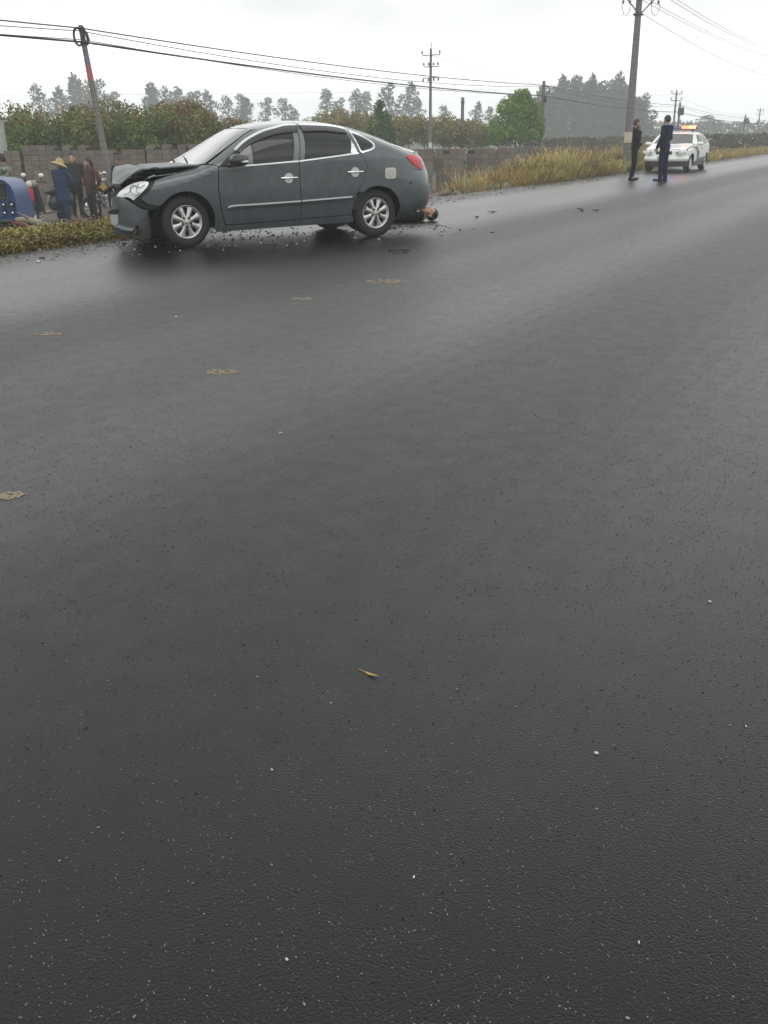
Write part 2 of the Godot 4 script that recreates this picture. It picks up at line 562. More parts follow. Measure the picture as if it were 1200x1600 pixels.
	both("rain_visor", inset(visor, .003), S, .022, .02, M.visor, doors, .04)
	var visor2 := chain([V([1.64, 1.410, 1.936, 1.401, 2.117, 1.387, 2.262, 1.357]), V([2.268, 1.30, 2.229, 1.312, 1.911, 1.338, 1.625, 1.333])])
	both("rain_visor", inset(visor2, .003), S, .022, .02, M.visor, rdoors, .04)
	both("chrome_window_line", strip(spline(V([.693, 1.124, .798, 1.195, .898, 1.252, 1.016, 1.304, 1.136, 1.345, 1.31, 1.384, 1.45, 1.410, 1.60, 1.414])), .021), S, .026, .022, M.chrome, doors, .04)
	both("chrome_window_line", strip(spline(V([1.632, 1.416, 1.936, 1.407, 2.117, 1.393, 2.27, 1.362])), .021), S, .026, .022, M.chrome, rdoors, .04)
	both("chrome_belt_line", strip(spline(V([.68, .958, .923, .964, 1.356, .990, 1.503, .997])), .017), S, .012, .012, M.chrome, doors, .04)
	both("chrome_belt_line", strip(spline(V([1.513, .998, 1.986, 1.044, 2.36, 1.080])), .017), S, .012, .012, M.chrome, rdoors, .04)
	both("chrome_quarter_frame", strip(spline(V([2.322, 1.338, 2.40, 1.316, 2.490, 1.273, 2.585, 1.212, 2.612, 1.172, 2.595, 1.142])), .027), S, .013, .014, M.chrome, quarters, .03)
	both("chrome_quarter_frame", strip(spline(V([2.594, 1.138, 2.55, 1.120, 2.47, 1.103, 2.398, 1.099, 2.352, 1.21, 2.325, 1.325])), .020), S, .0135, .014, M.chrome, quarters, .03)
	both("mirror_foot", chain([[Vector2(.445, .952), Vector2(.517, 1.012), Vector2(.69, 1.118), Vector2(.735, 1.105), Vector2(.69, .964)]]), S, .010, .01, M.black, doors, .04)
	# mouldings, handles
	both("side_moulding", chain([V([.515, .452, .56, .477, .60, .489]), [Vector2(1.518, .514), Vector2(1.519, .462)], V([1.519, .462, 1.0, .449, .55, .436])]), S, .012, .016, M.grey_low, doors)
	both("side_moulding", chain([[Vector2(1.535, .515), Vector2(2.255, .543), Vector2(2.235, .497), Vector2(1.535, .463)]]), S, .012, .016, M.grey_low, rdoors)
	both("chrome_moulding_strip", strip(spline(V([.53, .468, .605, .489, 1.0, .498, 1.516, .513])), .016), S, .018, .012, M.pale_chrome_sheen, doors)
	both("chrome_moulding_strip", strip(PackedVector2Array([Vector2(1.536, .514), Vector2(2.253, .542)]), .016), S, .018, .012, M.pale_chrome_sheen, rdoors)
	for h in [[1.358, .797, doors], [2.305, .848, rdoors]]:
		both("handle_bowl", spline(arc(h[0], h[1], .062, 0, 345, 12), true, 2), S, .003, .006, M.chrome_dull, h[2], .03)
		for s in 2:
			var mb := MB.new()
			var z := sh.W(h[0], h[1]) + .028
			mb.tube([Vector3(h[0] - .107, h[1] + .002, z - .03), Vector3(h[0] - .10, h[1] + .002, z - .008), Vector3(h[0] - .06, h[1] + .001, z + .002), Vector3(h[0], h[1], z + .006), Vector3(h[0] + .06, h[1] + .004, z + .002), Vector3(h[0] + .105, h[1] + .005, z - .008), Vector3(h[0] + .11, h[1] + .005, z - .03)], .014, 8, true, 1.0)
			if s == 1:
				for i in mb.v.size():
					mb.v[i].z = -mb.v[i].z
					mb.n[i].z = -mb.n[i].z
				for i in range(0, mb.ix.size(), 3):
					var q := mb.ix[i + 1]
					mb.ix[i + 1] = mb.ix[i + 2]
					mb.ix[i + 2] = q
			part("door_handle", mb, M.chrome, h[2][s])
	var flap := PackedVector2Array()
	for k in 4:
		for q in arc(2.842 + [.052, -.052, -.052, .052][k], .823 + [.037, .037, -.037, -.037][k], .032, k * 90.0, k * 90.0 + 90.0, 5):
			flap.append(q)
	var fm := MB.new()
	panel(fm, flap, S, .007, .012, .03)
	var flap_part := part("fuel_flap", fm, M.cream, quarters[0])
	fm = MB.new()
	panel(fm, inset(flap, .022), S, .0105, .005, .03)
	part("flap_centre", fm, mat(.44, .44, .40, .45), flap_part)
	# --- roof, glass front and rear, trunk
	var roof := MB.new()
	panel(roof, PackedVector2Array([Vector2(1.02, -.50), Vector2(1.13, -.56), Vector2(1.4, -.60), Vector2(2.0, -.60), Vector2(2.30, -.58), Vector2(2.36, -.50), Vector2(2.40, 0), Vector2(2.36, .50), Vector2(2.30, .58), Vector2(2.0, .60), Vector2(1.4, .60), Vector2(1.13, .56), Vector2(1.02, .50), Vector2(.97, 0)]), T, 0, .01, .05)
	part("roof", roof, paint, car)
	var ws := MB.new()
	panel(ws, chain([V([.30, .74, .20, .5, .17, 0, .20, -.5, .30, -.74]), V([.30, -.74, .495, -.665, .746, -.60, .993, -.525]), V([1.02, -.50, .965, -.25, .955, 0, .965, .25, 1.02, .50]), V([.993, .525, .746, .60, .495, .665, .30, .74])]), T, .004, .006, .04)
	part("windscreen", ws, M.screen_glass, car)
	var ww := MB.new()
	for z in [-.25, .32]:
		ww.tube([sh.top(Vector2(.22, z)) + Vector3(-.01, .02, 0), sh.top(Vector2(.27, z - .2)) + Vector3(-.01, .025, 0), sh.top(Vector2(.33, z - .5)) + Vector3(-.01, .02, 0)], .008, 5)
	part("wiper", ww, M.black, car)
	var rw := MB.new()
	panel(rw, chain([[Vector2(2.38, -.50), Vector2(2.98, -.62)], V([2.98, -.62, 3.06, 0, 2.98, .62]), [Vector2(2.38, .50)]]), T, .002, .006, .05)
	part("rear_window", rw, M.glass, car)
	for s in [-1, 1]:
		var cp := MB.new()
		panel(cp, PackedVector2Array([Vector2(2.28, .50), Vector2(2.40, .48), Vector2(3.0, .60), Vector2(3.02, .80), Vector2(2.70, .80), Vector2(2.4, .66), Vector2(2.28, .60)]), T, -.002, .0, .05, s < 0)
		part("rear_pillar", cp, paint, car)
	var lid := MB.new()
	panel(lid, PackedVector2Array([Vector2(2.97, -.70), Vector2(3.4, -.66), Vector2(3.58, -.50), Vector2(3.59, 0), Vector2(3.58, .50), Vector2(3.4, .66), Vector2(2.97, .70)]), T, 0, .008, .05)
	part("boot_lid", lid, paint, car)
	# --- tail
	var tail := MB.new()
	var tg := func(u: float, v: float) -> Vector3:
		var y := lerpf(.66, 1.085, v)
		var p: Vector3 = sh.wrap(lerpf(1.0, -1.0, u) * lerpf(sh.t_of(3.20, .66), sh.t_of(3.34, 1.0), smoothstep(.38, .55, v)), y, false)
		return p - Vector3(p.x - 2.2, 0, p.z).normalized() * (.005 + .03 * smoothstep(.72, 1.0, v))
	tail.grid(40, 10, tg, Vector3(2.5, .8, 0))
	part("tail_panel", tail, paint, car)
	var lampg := chain([V([3.107, 1.023, 3.19, 1.04, 3.30, 1.033, 3.385, 1.012]), V([3.385, 1.012, 3.41, .95, 3.413, .845]), V([3.413, .845, 3.31, .885, 3.229, .929])])
	both("tail_light", lampg, S, .010, .02, M.tail_red, body, .03)
	var rb := MB.new()
	var rg := func(u: float, v: float) -> Vector3:
		var low := lerpf(.315, .22, smoothstep(.74, .99, absf(u * 2.0 - 1.0)))
		var y := lerpf(low + .055, .675, v)
		var t0 := sh.t_of(2.655 + sqrt(maxf(.02, .352 * .352 - pow(y - .3125, 2.0))), y)
		var p: Vector3 = sh.wrap(lerpf(1.0, -1.0, u) * t0, y, false)
		var d := Vector3(p.x - 2.2, 0, p.z).normalized()
		return p + d * (.010 - .03 * smoothstep(.25, 0.0, v) + .006 * sin(v * PI))
	rb.grid(44, 12, rg, Vector3(2.5, .5, 0))
	var rb2 := func(u: float, v: float) -> Vector3:
		var low := lerpf(.315, .22, smoothstep(.74, .99, absf(u * 2.0 - 1.0)))
		var y := lerpf(low, low + .06, v)
		var p: Vector3 = sh.wrap(lerpf(1.0, -1.0, u) * sh.t_of(3.02, y), y, false)
		return p - Vector3(p.x - 2.2, 0, p.z).normalized() * lerpf(.035, .015, v)
	part("rear_bumper", rb, paint, car)
	rb = MB.new()
	rb.grid(44, 3, rb2, Vector3(2.5, .5, 0))
	part("rear_apron", rb, M.grey_low, car)
	# --- crumpled bonnet
	var buck := FastNoiseLite.new()
	buck.seed = 4
	buck.frequency = 2.6
	var crush := func(p: Vector3) -> Vector3:
		# the nose is pushed in, most on the far side
		var lim := -.865 + .40 * maxf(0.0, .47 - p.z) - .10 * pow(maxf(0.0, .47 - p.z), 2.0)
		if p.x < lim + .12:
			p.x = lim + .12 * exp((p.x - lim - .12) / .12) if p.x > -9.0 else lim
		return p
	var hood_at := func(s: float, z: float) -> Vector3:
		var e := absf(z) / .74
		var y := lerpf(.955, .985, smoothstep(-.5, .25, s))
		y -= .010 * pow(e, 3.0)
		y -= .115 * smoothstep(-.44, -.74, s) * pow(e, 1.8)
		y -= .02 * smoothstep(-.45, -.60, s)
		y -= .17 * smoothstep(-.62, -.84, s) * (1.0 - .45 * e)
		y += .014 * exp(-pow((s + .42 - .1 * e) / .05, 2.0)) + buck.get_noise_2d(s * 1.0, z) * .016 * smoothstep(.1, -.4, s)
		y -= .016 * exp(-pow((s + .30 + .15 * z) / .04, 2.0)) * smoothstep(.5, .1, z)
		return Vector3(s + .03 * smoothstep(-.6, -.84, s) * sin(z * 5.0), y, z)
	var hood := MB.new()
	var hg := func(u: float, v: float) -> Vector3:
		var zz := lerpf(-1.0, 1.0, v)
		var sf := -.84 + .10 * pow(absf(zz), 3.0)
		var s := lerpf(sf, .245 + .03 * absf(zz) - .06 * (1.0 - zz * zz), u)
		var w := lerpf(.66, .725, smoothstep(-.8, .0, s))
		var q: Vector3 = hood_at.call(s, zz * w)
		return crush.call(q)
	hood.grid(46, 40, hg, Vector3(-.2, 0, 0))
	var nh := hood.v.size()
	var hu := func(u: float, v: float) -> Vector3:
		return hg.call(u, v) - Vector3(0, .014 + .014 * (1.0 - pow(absf(v * 2.0 - 1.0), 8.0)), 0)
	hood.grid(30, 26, hu, Vector3(-.2, 3, 0))
	for v in [0.0, 1.0]:
		var edge := func(u: float, w: float) -> Vector3:
			return hg.call(u, v) - Vector3(0, .016 * w, 0)
		hood.grid(40, 1, edge, Vector3(-.2, .9, 0))
	var lip := func(u: float, w: float) -> Vector3:
		return hg.call(0.0, u) + Vector3(.02 * w * w, -.05 * w, 0)
	hood.grid(30, 3, lip, Vector3(.3, .8, 0))
	part("bonnet", hood, M.low_sheen_paint, car)
	# engine bay
	var bay := MB.new()
	bay.box(Vector3(-.15, .60, 0), Vector3(.5, .36, 1.20), Basis(), .03)
	bay.box(Vector3(-.10, .80, -.15), Vector3(.42, .12, .55), Basis(), .03)
	bay.box(Vector3(.13, .70, 0), Vector3(.12, .46, 1.42))
	part("engine_block", bay, M.engine, car)
	bay = MB.new()
	bay.box(Vector3(-.30, .845, .46), Vector3(.10, .03, .05), Basis(Vector3(0, 0, 1), .3), .006)
	bay.tube([Vector3(-.42, .80, .5), Vector3(-.3, .84, .42), Vector3(-.1, .86, .45), Vector3(.02, .88, .5)], .014, 6)
	part("hinge_stay", bay, M.chrome_dull, car)
	bay = MB.new()
	bay.box(Vector3(-.52, .79, .02), Vector3(.07, .04, 1.1), Basis(Vector3(0, 1, 0), -.36), .01)
	bay.box(Vector3(-.58, .53, .02), Vector3(.06, .46, .95), Basis(Vector3(0, 1, 0), -.36), .01)
	bay.tube([Vector3(-.70, .73, .44), Vector3(-.76, .74, .40), Vector3(-.81, .70, .36), Vector3(-.83, .62, .40), Vector3(-.82, .5, .37)], .012, 6)
	bay.tube([Vector3(-.74, .77, .50), Vector3(-.80, .73, .42), Vector3(-.86, .66, .3)], .015, 6)
	part("radiator_support", bay, M.black, car)
	# --- head lamps
	near("headlight_housing", chain([V([-.835, .610, -.78, .705, -.661, .772, -.515, .812, -.37, .822]), V([-.358, .817, -.362, .784, -.439, .681, -.545, .598]), V([-.53, .565, -.46, .533, -.30, .515]), V([-.29, .50, -.44, .47, -.62, .54]), V([-.64, .585, -.68, .61, -.80, .59])]), S, -.025, .03, M.black, car)
	var lens := chain([V([-.791, .620, -.744, .685, -.646, .748, -.531, .788, -.445, .797]), V([-.421, .793, -.426, .771, -.491, .700, -.615, .588]), V([-.615, .588, -.645, .612, -.679, .625, -.73, .622, -.791, .618])])
	var lamp_near := near("headlight", lens, S, .004, .025, M.lamp, car)
	near("reflector_rim", strip(spline(arc(-.585, .70, .052, 20, 330, 10)), .007), S, .008, .004, M.lamp_line, lamp_near, .02)
	near("crack", strip(spline(V([-.71, .66, -.66, .67, -.60, .735, -.52, .73, -.47, .76])), .006), S, .008, .004, M.lamp_line, lamp_near, .02)
	near("crack", strip(spline(V([-.60, .62, -.56, .66, -.575, .70, -.53, .77])), .006), S, .0085, .004, M.lamp_line, lamp_near, .02)
	# --- torn front bumper
	var fb := MB.new()
	var fg := func(u: float, v: float) -> Vector3:
		var side := u < .5
		var q := absf(u - .5) * 2.0
		var yt := lerpf(.60, .632, smoothstep(.35, .55, q)) - .155 * smoothstep(.62, 1.0, q)
		var y := lerpf(.165 + .03 * (1.0 - q), yt, v)
		var se := lerpf(-.632, -.454, smoothstep(.15, .95, v))
		var t0 := sh.t_of(se, y)
		var p: Vector3 = sh.wrap((1.0 if side else -1.0) * t0 * q, y, true)
		var d := Vector3(p.x - .3, 0, p.z).normalized()
		var o := .006 + .022 * exp(-pow((v - .20) / .05, 2.0)) - .02 * smoothstep(.18, 0.0, v)
		o -= .05 * (1.0 - smoothstep(.0, .5, q)) * smoothstep(.2, .8, v)
		if side:
			o += .012 * smoothstep(.75, 1.0, q)
			o += .016 * sin(q * 9.0 + v * 3.0) * smoothstep(.2, .5, q) * smoothstep(1.0, .8, q)
		var r: Vector3 = p + d * o
		return crush.call(r)
	fb.grid(72, 24, fg, Vector3(.3, .4, 0))
	part("front_bumper", fb, M.grey_paint_light, car)
	fb = MB.new()
	var fi := func(u: float, v: float) -> Vector3:
		var p: Vector3 = fg.call(lerpf(.02, .98, u), v * .96 + .02)
		return p - Vector3(p.x - .3, 0, p.z).normalized() * .02
	fb.grid(48, 10, fi, Vector3(-3, .4, 0))
	part("bumper_back", fb, M.black, car)
	fb = MB.new()
	panel(fb, chain([V([-.86, .455, -.83, .478, -.76, .492, -.72, .478]), V([-.74, .45, -.80, .425, -.86, .43])]), S, .022, .03, M_cell())
	part("fog_lamp_recess", fb, M.black, car)
	fb = MB.new()
	panel(fb, chain([[Vector2(-.845, .415), Vector2(-.755, .412), Vector2(-.80, .30), Vector2(-.845, .31)]]), S, .016, .03, M_cell())
	part("broken_bumper_flap", fb, M.cream_grey, car)
	# arch liner hanging out behind the bumper
	fb = MB.new()
	var lf := func(u: float, v: float) -> Vector3:
		var top := Vector3(lerpf(-.60, -.44, u), lerpf(.33, .455, u), .70)
		var bot := Vector3(lerpf(-.575, -.44, u), lerpf(.155, .125, u), .735)
		var p := top.lerp(bot, v)
		p.z += .04 * sin(u * PI) + .02 * sin(v * 4.0)
		return p
	fb.grid(10, 14, lf, Vector3(0, .3, 0))
	part("torn_arch_liner", fb, M.liner, car)
	fb = MB.new()
	fb.tube([Vector3(-.64, .17, .68), Vector3(-.60, .135, .71), Vector3(-.55, .125, .72), Vector3(-.50, .13, .73)], .018, 6)
	part("hanging_clip", fb, M.black, car)
	# --- wing mirrors
	for s in [-1, 1]:
		var mb := MB.new()
		mb.ell(Vector3(.665, 1.025, s * .985), Vector3(.105, .072, .115), Basis(Vector3(0, 1, 0), s * .25), 12, 16, .72)
		mb.tube([Vector3(.56, .965, s * .86), Vector3(.60, .975, s * .91), Vector3(.64, .99, s * .95)], [.035, .03, .03], 8)
		var mir := part("wing_mirror", mb, M.mirror_shell, car)
		mb = MB.new()
		mb.ell(Vector3(.69, 1.010, s * 1.073), Vector3(.075, .018, .025), Basis(Vector3(0, 1, 0), s * .12), 6, 12, .8)
		part("repeater_lamp", mb, M.lamp, mir)
	# --- underbody, arches
	var ub := MB.new()
	ub.box(Vector3(1.35, .30, 0), Vector3(1.80, .20, 1.50))
	ub.box(Vector3(1.25, .36, 0), Vector3(3.6, .16, 1.02))
	ub.box(Vector3(3.2, .44, 0), Vector3(.42, .16, 1.2))
	ub.box(Vector3(-.35, .33, 0), Vector3(.2, .2, 1.1))
	ub.tube([Vector3(2.65, .31, -.7), Vector3(2.65, .31, .7)], .035, 8)
	ub.tube([Vector3(0, .31, -.7), Vector3(0, .31, .7)], .03, 8)
	ub.tube([Vector3(.6, .19, .15), Vector3(2.2, .2, .2), Vector3(3.2, .26, .35), Vector3(3.45, .32, .38)], .03, 8)
	ub.box(Vector3(1.5, .62, 0), Vector3(2.0, .5, 1.6))
	ub.box(Vector3(3.2, .62, 0), Vector3(.5, .4, 1.1))
	part("underbody", ub, M.black, car)
	for x in [0.0, 2.65]:
		for s in [-1, 1]:
			var mb := MB.new()
			var f := func(u: float, v: float) -> Vector3:
				var w := deg_to_rad(lerpf(-8.0, 188.0, u))
				return Vector3(x + .375 * cos(w), .3125 + .375 * sin(w), s * lerpf(.50, .815, v))
			mb.grid(24, 2, f, Vector3(x, 5, 0))
			var back := []
			for i in 20:
				back.append(Vector3(x + .38 * cos(TAU * i / 20), .36 + .38 * sin(TAU * i / 20) * .85, s * .5))
			mb.poly(back, Vector3(x, .3, 0))
			part("arch_liner", mb, M.black, car)
	for w in [[0.0, .05], [2.65, 0.0]]:
		wheel(car, Vector3(w[0], .3125, .70), 1.0, .3125, .205, 8, M.alloy, w[1])
		wheel(car, Vector3(w[0], .3125, -.70), -1.0, .3125, .205, 8, M.alloy, w[1])

func M_cell() -> float:
	return .03


# ---------------------------------------------------------------- materials
func make_materials() -> void:
	M.black = mat(.012, .012, .013, .6)
	M.engine = mat(.008, .008, .009, .8)
	M.tyre = speckle(mat(.028, .027, .026, .85), 256, .06, .55, 1.0, 6.0, 33)
	M.brake = mat(.08, .08, .08, .5, .6)
	M.grey_paint = car_paint(.092, .108, .118)
	M.grey_paint_light = car_paint(.098, .115, .126)
	M.low_sheen_paint = car_paint(.085, .10, .108)  # same body paint, darker and less glossy to cut the bonnet's sky reflection
	M.low_sheen_paint.clearcoat = .15
	M.low_sheen_paint.clearcoat_roughness = .3
	M.low_sheen_paint.roughness = .5
	M.low_sheen_paint.metallic = .1
	M.grey_low = car_paint(.050, .058, .061)
	M.grey_trim = mat(.16, .17, .175, .35, .2)
	M.cream = mat(.52, .52, .47, .35)
	M.cream_grey = mat(.40, .42, .42, .4)
	M.chrome = mat(.78, .79, .80, .14, .9)
	M.chrome_dull = mat(.62, .63, .64, .25, .9)
	M.alloy = speckle(mat(.62, .62, .60, .36, .7), 256, .03, .62, 1.0, 5.0, 35)
	M.glass = mat(.014, .016, .018, .05)
	M.pale_chrome_sheen = mat(.72, .73, .74, .3, .25)  # pale colour stands in for the bright sheen of the chrome strips
	M.daylight_grey_pane = mat(.17, .18, .18, .08)  # opaque grey stands in for daylight seen through the small pane
	M.screen_glass = mat(.045, .05, .05, .04, 0.0, .707)
	M.screen_glass.clearcoat_enabled = true
	M.screen_glass.clearcoat = .35
	M.screen_glass.clearcoat_roughness = .03
	M.visor = mat(.035, .038, .036, .22)
	M.mirror_shell = mat(.035, .036, .042, .30)
	M.lamp = mat(.74, .76, .78, .10)
	M.lamp.clearcoat_enabled = true
	M.lamp.clearcoat = 1.0
	M.lamp.clearcoat_roughness = .05
	M.lamp_line = mat(.18, .19, .20, .3)
	M.tail_red = mat(.50, .025, .03, .12)
	M.liner = speckle(mat(.040, .043, .043, .75), 256, .04, .6, 1.0, 4.0, 37)

func car_paint(r: float, g: float, b: float) -> StandardMaterial3D:
	var m := mat(r, g, b, .34, .35)
	m.clearcoat_enabled = true
	m.clearcoat = .8
	m.clearcoat_roughness = .07
	# dust and dried splashes
	m.albedo_texture = noise_tex(512, .012, FastNoiseLite.TYPE_SIMPLEX, 41, [[.2, .82, .82, .80], [.6, .92, .92, .91], [.85, 1, 1, 1]], 5)
	m.uv1_triplanar = true
	m.uv1_scale = Vector3.ONE * .9
	return m


# ---------------------------------------------------------------- light and camera
func make_view() -> void:
	var cam := Camera3D.new()
	cam.name = "camera"
	cam.position = Vector3(0, 1.2896, 0)
	cam.rotation = Vector3(-.3734, 0, -.0085)
	cam.fov = 56.145
	cam.near = .05
	cam.far = 1500.0
	add_child(cam)
	cam.current = true
	var env := Environment.new()
	env.background_mode = Environment.BG_SKY
	env.tonemap_mode = Environment.TONE_MAPPER_LINEAR
	env.tonemap_exposure = 1.0
	env.sdfgi_enabled = true
	env.ssao_enabled = true
	env.ssil_enabled = true
	# cloud layer, brightened low down to lift road reflections, greyer where thicker
	var f := FastNoiseLite.new()
	f.seed = 8
	f.frequency = 1.1
	f.fractal_octaves = 4
	var im := Image.create(512, 256, false, Image.FORMAT_RGBF)
	for y in 256:
		var up := PI * (.5 - (y + .5) / 256.0)
		for x in 512:
			var a := TAU * (x + .5) / 512.0
			var d := Vector3(cos(a) * cos(up), sin(up) * 2.2, sin(a) * cos(up))
			var t := f.get_noise_3dv(d * 2.2) * .38
			var e := lerpf(1.66, .88, smoothstep(.30, .85, sin(up))) - .42 * smoothstep(.055, .115, sin(up)) * smoothstep(.3, .12, sin(up)) + t * 1.6 * smoothstep(.04, .11, up)
			im.set_pixel(x, y, Color(e * .985, e, e * .995))
	var sm := PanoramaSkyMaterial.new()
	sm.panorama = ImageTexture.create_from_image(im)
	var sky := Sky.new()
	sky.sky_material = sm
	env.sky = sky
	env.fog_enabled = true
	env.fog_density = .0025
	env.fog_light_color = Color(.93, .95, .95)
	var we := WorldEnvironment.new()
	we.name = "world_environment"
	we.environment = env
	add_child(we)
	var sun := DirectionalLight3D.new()
	sun.name = "sun_behind_cloud"
	sun.light_energy = .22
	sun.light_angular_distance = 40.0
	sun.light_color = Color(1, .98, .95)
	sun.shadow_enabled = true
	sun.rotation = Vector3(-1.15, .5, 0)
	add_child(sun)


# ---------------------------------------------------------------- ground and road
var ground_noise := FastNoiseLite.new()

func ground_height(p: Vector3) -> float:
	var a := p.dot(ROAD_DIR)
	var b := p.dot(ROAD_LEFT)
	var y := -.07
	# the bank down to the yard; gentler where a dirt ramp leaves the road
	var ramp := smooth(a, 18.5, 22.0) * (1.0 - smooth(a, 26.0, 29.0))
	var b0 := lerpf(11.2, 9.6, ramp)
	var b1 := lerpf(13.6, 15.5, ramp)
	y = lerpf(y, -.78, smooth(b, b0, b1))
	y += .03 * smooth(b, 9.45, 10.2) * (1.0 - smooth(b, 11.0, 12.4)) * (1.0 - ramp)
	y = lerpf(y, -.6, smooth(b, -5.0, -9.0))
	var wob := smooth(b, 9.5, 10.5) + smooth(b, -4.6, -6.0)
	y += wob * (ground_noise.get_noise_2d(p.x * 3.0, p.z * 3.0) * .05 + ground_noise.get_noise_2d(p.x * .4, p.z * .4) * .10 * smooth(b, 14.0, 20.0))
	return y

func make_ground() -> void:
	ground_noise.seed = 3
	ground_noise.frequency = .35
	var bs := []
	for q in [-250, -160, -90, -40, -20, -12, -9, -7.5, -6.3, -5.4, -4.8, -4.2, 0, 6, 9.0, 9.4, 9.6, 9.8, 10.0, 10.25, 10.5, 10.8, 11.1, 11.4, 11.8, 12.2, 12.6, 13.0, 13.5, 14.0, 14.6, 15.3, 16, 17]:
		bs.append(float(q))
	for i in 24:
		bs.append(18.0 + i)
	for q in [44, 48, 54, 62, 75, 95, 130, 190, 260]:
		bs.append(float(q))
	var as_ := [-120.0, -70.0, -35.0, -18.0, -10.0, -5.0]
	for i in 180:
		as_.append(-4.0 + i * .5)
	for q in [88, 92, 97, 103, 110, 120, 135, 155, 185, 230, 300, 340]:
		as_.append(float(q))
	var mb := MB.new()
	var w: int = bs.size()
	for a in as_:
		for b in bs:
			var p := road(a, b)
			p.y = ground_height(p)
			var e := .15
			var nn := Vector3(ground_height(p - Vector3(e, 0, 0)) - ground_height(p + Vector3(e, 0, 0)), 2 * e, ground_height(p - Vector3(0, 0, e)) - ground_height(p + Vector3(0, 0, e))).normalized()
			mb.vert(p, nn, Vector2(p.x, p.z))
	for i in as_.size() - 1:
		for j in w - 1:
			var k: int = i * w + j
			mb.tri(k, k + 1, k + w + 1)
			mb.tri(k, k + w + 1, k + w)
	var gm := mat(1, 1, 1, .95, 0, .2)
	gm.albedo_texture = noise_tex(1024, .02, FastNoiseLite.TYPE_SIMPLEX, 51, [[.1, .075, .06, .048], [.45, .15, .125, .10], [.7, .22, .19, .155], [.95, .30, .265, .22]], 6)
	gm.uv1_scale = Vector3(.22, .22, .22)
	gm.detail_enabled = true
	gm.detail_blend_mode = BaseMaterial3D.BLEND_MODE_MUL
	gm.heightmap_enabled = true
	gm.heightmap_texture = noise_tex(1024, .06, FastNoiseLite.TYPE_SIMPLEX, 52, [], 5)
	gm.heightmap_scale = 3.0
	gm.detail_enabled = false
	tag(part("ground", mb, gm), "", "", "", "structure")

	# the road: a sheet with an uneven edge on the verge side
	var edge := FastNoiseLite.new()
	edge.seed = 12
	edge.frequency = .5
	edge.fractal_octaves = 4
	var lanes := FastNoiseLite.new()
	lanes.seed = 14
	lanes.frequency = .26
	lanes.fractal_octaves = 2
	var steps := []
	for i in 260:
		steps.append(-6.0 + i * .35)
	for q in [86, 90, 96, 104, 114, 130, 150, 180, 220, 280, 330]:
		steps.append(float(q))
	var rm := mat(.85, .85, .85, 1.0, 0, .42)
	# bitumen with the tops of its stones showing, dark pits between them
	rm.albedo_texture = noise_tex(2048, .21, FastNoiseLite.TYPE_CELLULAR, 61, [[.0, .16, .155, .145], [.13, .07, .07, .067], [.30, .026, .027, .026], [.55, .010, .0105, .0105], [.85, .003, .003, .003]], 3, FastNoiseLite.RETURN_DISTANCE)
	rm.uv1_scale = Vector3(.46, .46, 1)
	rm.roughness_texture = noise_tex(512, .02, FastNoiseLite.TYPE_SIMPLEX, 63, [[.1, .112, .112, .112], [.5, .125, .125, .125], [.9, .139, .139, .139]], 5)
	rm.heightmap_enabled = true
	rm.heightmap_texture = noise_tex(2048, .21, FastNoiseLite.TYPE_CELLULAR, 61, [], 3, FastNoiseLite.RETURN_DISTANCE)
	rm.heightmap_scale = -.14
	rm.detail_enabled = true
	rm.detail_blend_mode = BaseMaterial3D.BLEND_MODE_MUL
	rm.detail_uv_layer = BaseMaterial3D.DETAIL_UV_2
	rm.detail_albedo = road_wear()
	var sheet := ArrayMesh.new()
	var cols := []
	for k in 95:
		cols.append(lerpf(-4.6, 9.5, k / 94.0))
	cols.append(9.67)
	cols.append(9.68)
	for j in cols.size() - 1:
		# lanes polished by tyres shine more than the dry strips between them
		mb = MB.new()
		var prev := []
		for a in steps:
			var row := []
			for e in 2:
				var last: bool = j + e == cols.size() - 1
				var b: float = cols[j + e]
				if j + e >= cols.size() - 2:
					b += edge.get_noise_1d(a * 2.0) * .16 + edge.get_noise_1d(a * .3 + 50.0) * .15
				row.append(mb.vert(road(a, b, -.075 if last else 0.0), ROAD_LEFT if last else Vector3.UP, Vector2(a, b)))
				mb.uv2.append(Vector2((a + 2.0) / 64.0, (b + 4.6) / 16.0))
			if prev.size() > 0:
				mb.tri(prev[0], prev[1], row[1])
				mb.tri(prev[0], row[1], row[0])
			prev = row
		var lm: StandardMaterial3D = rm.duplicate()
		lm.roughness = clampf(.95 + .55 * lanes.get_noise_1d(cols[j]), .7, 1.25)
		sheet.add_surface_from_arrays(Mesh.PRIMITIVE_TRIANGLES, mb.mesh().surface_get_arrays(0))
		sheet.surface_set_material(j, lm)
	var ro := MeshInstance3D.new()
	ro.mesh = sheet
	ro.name = "road"
	add_child(ro)
	tag(ro, "", "", "", "structure")

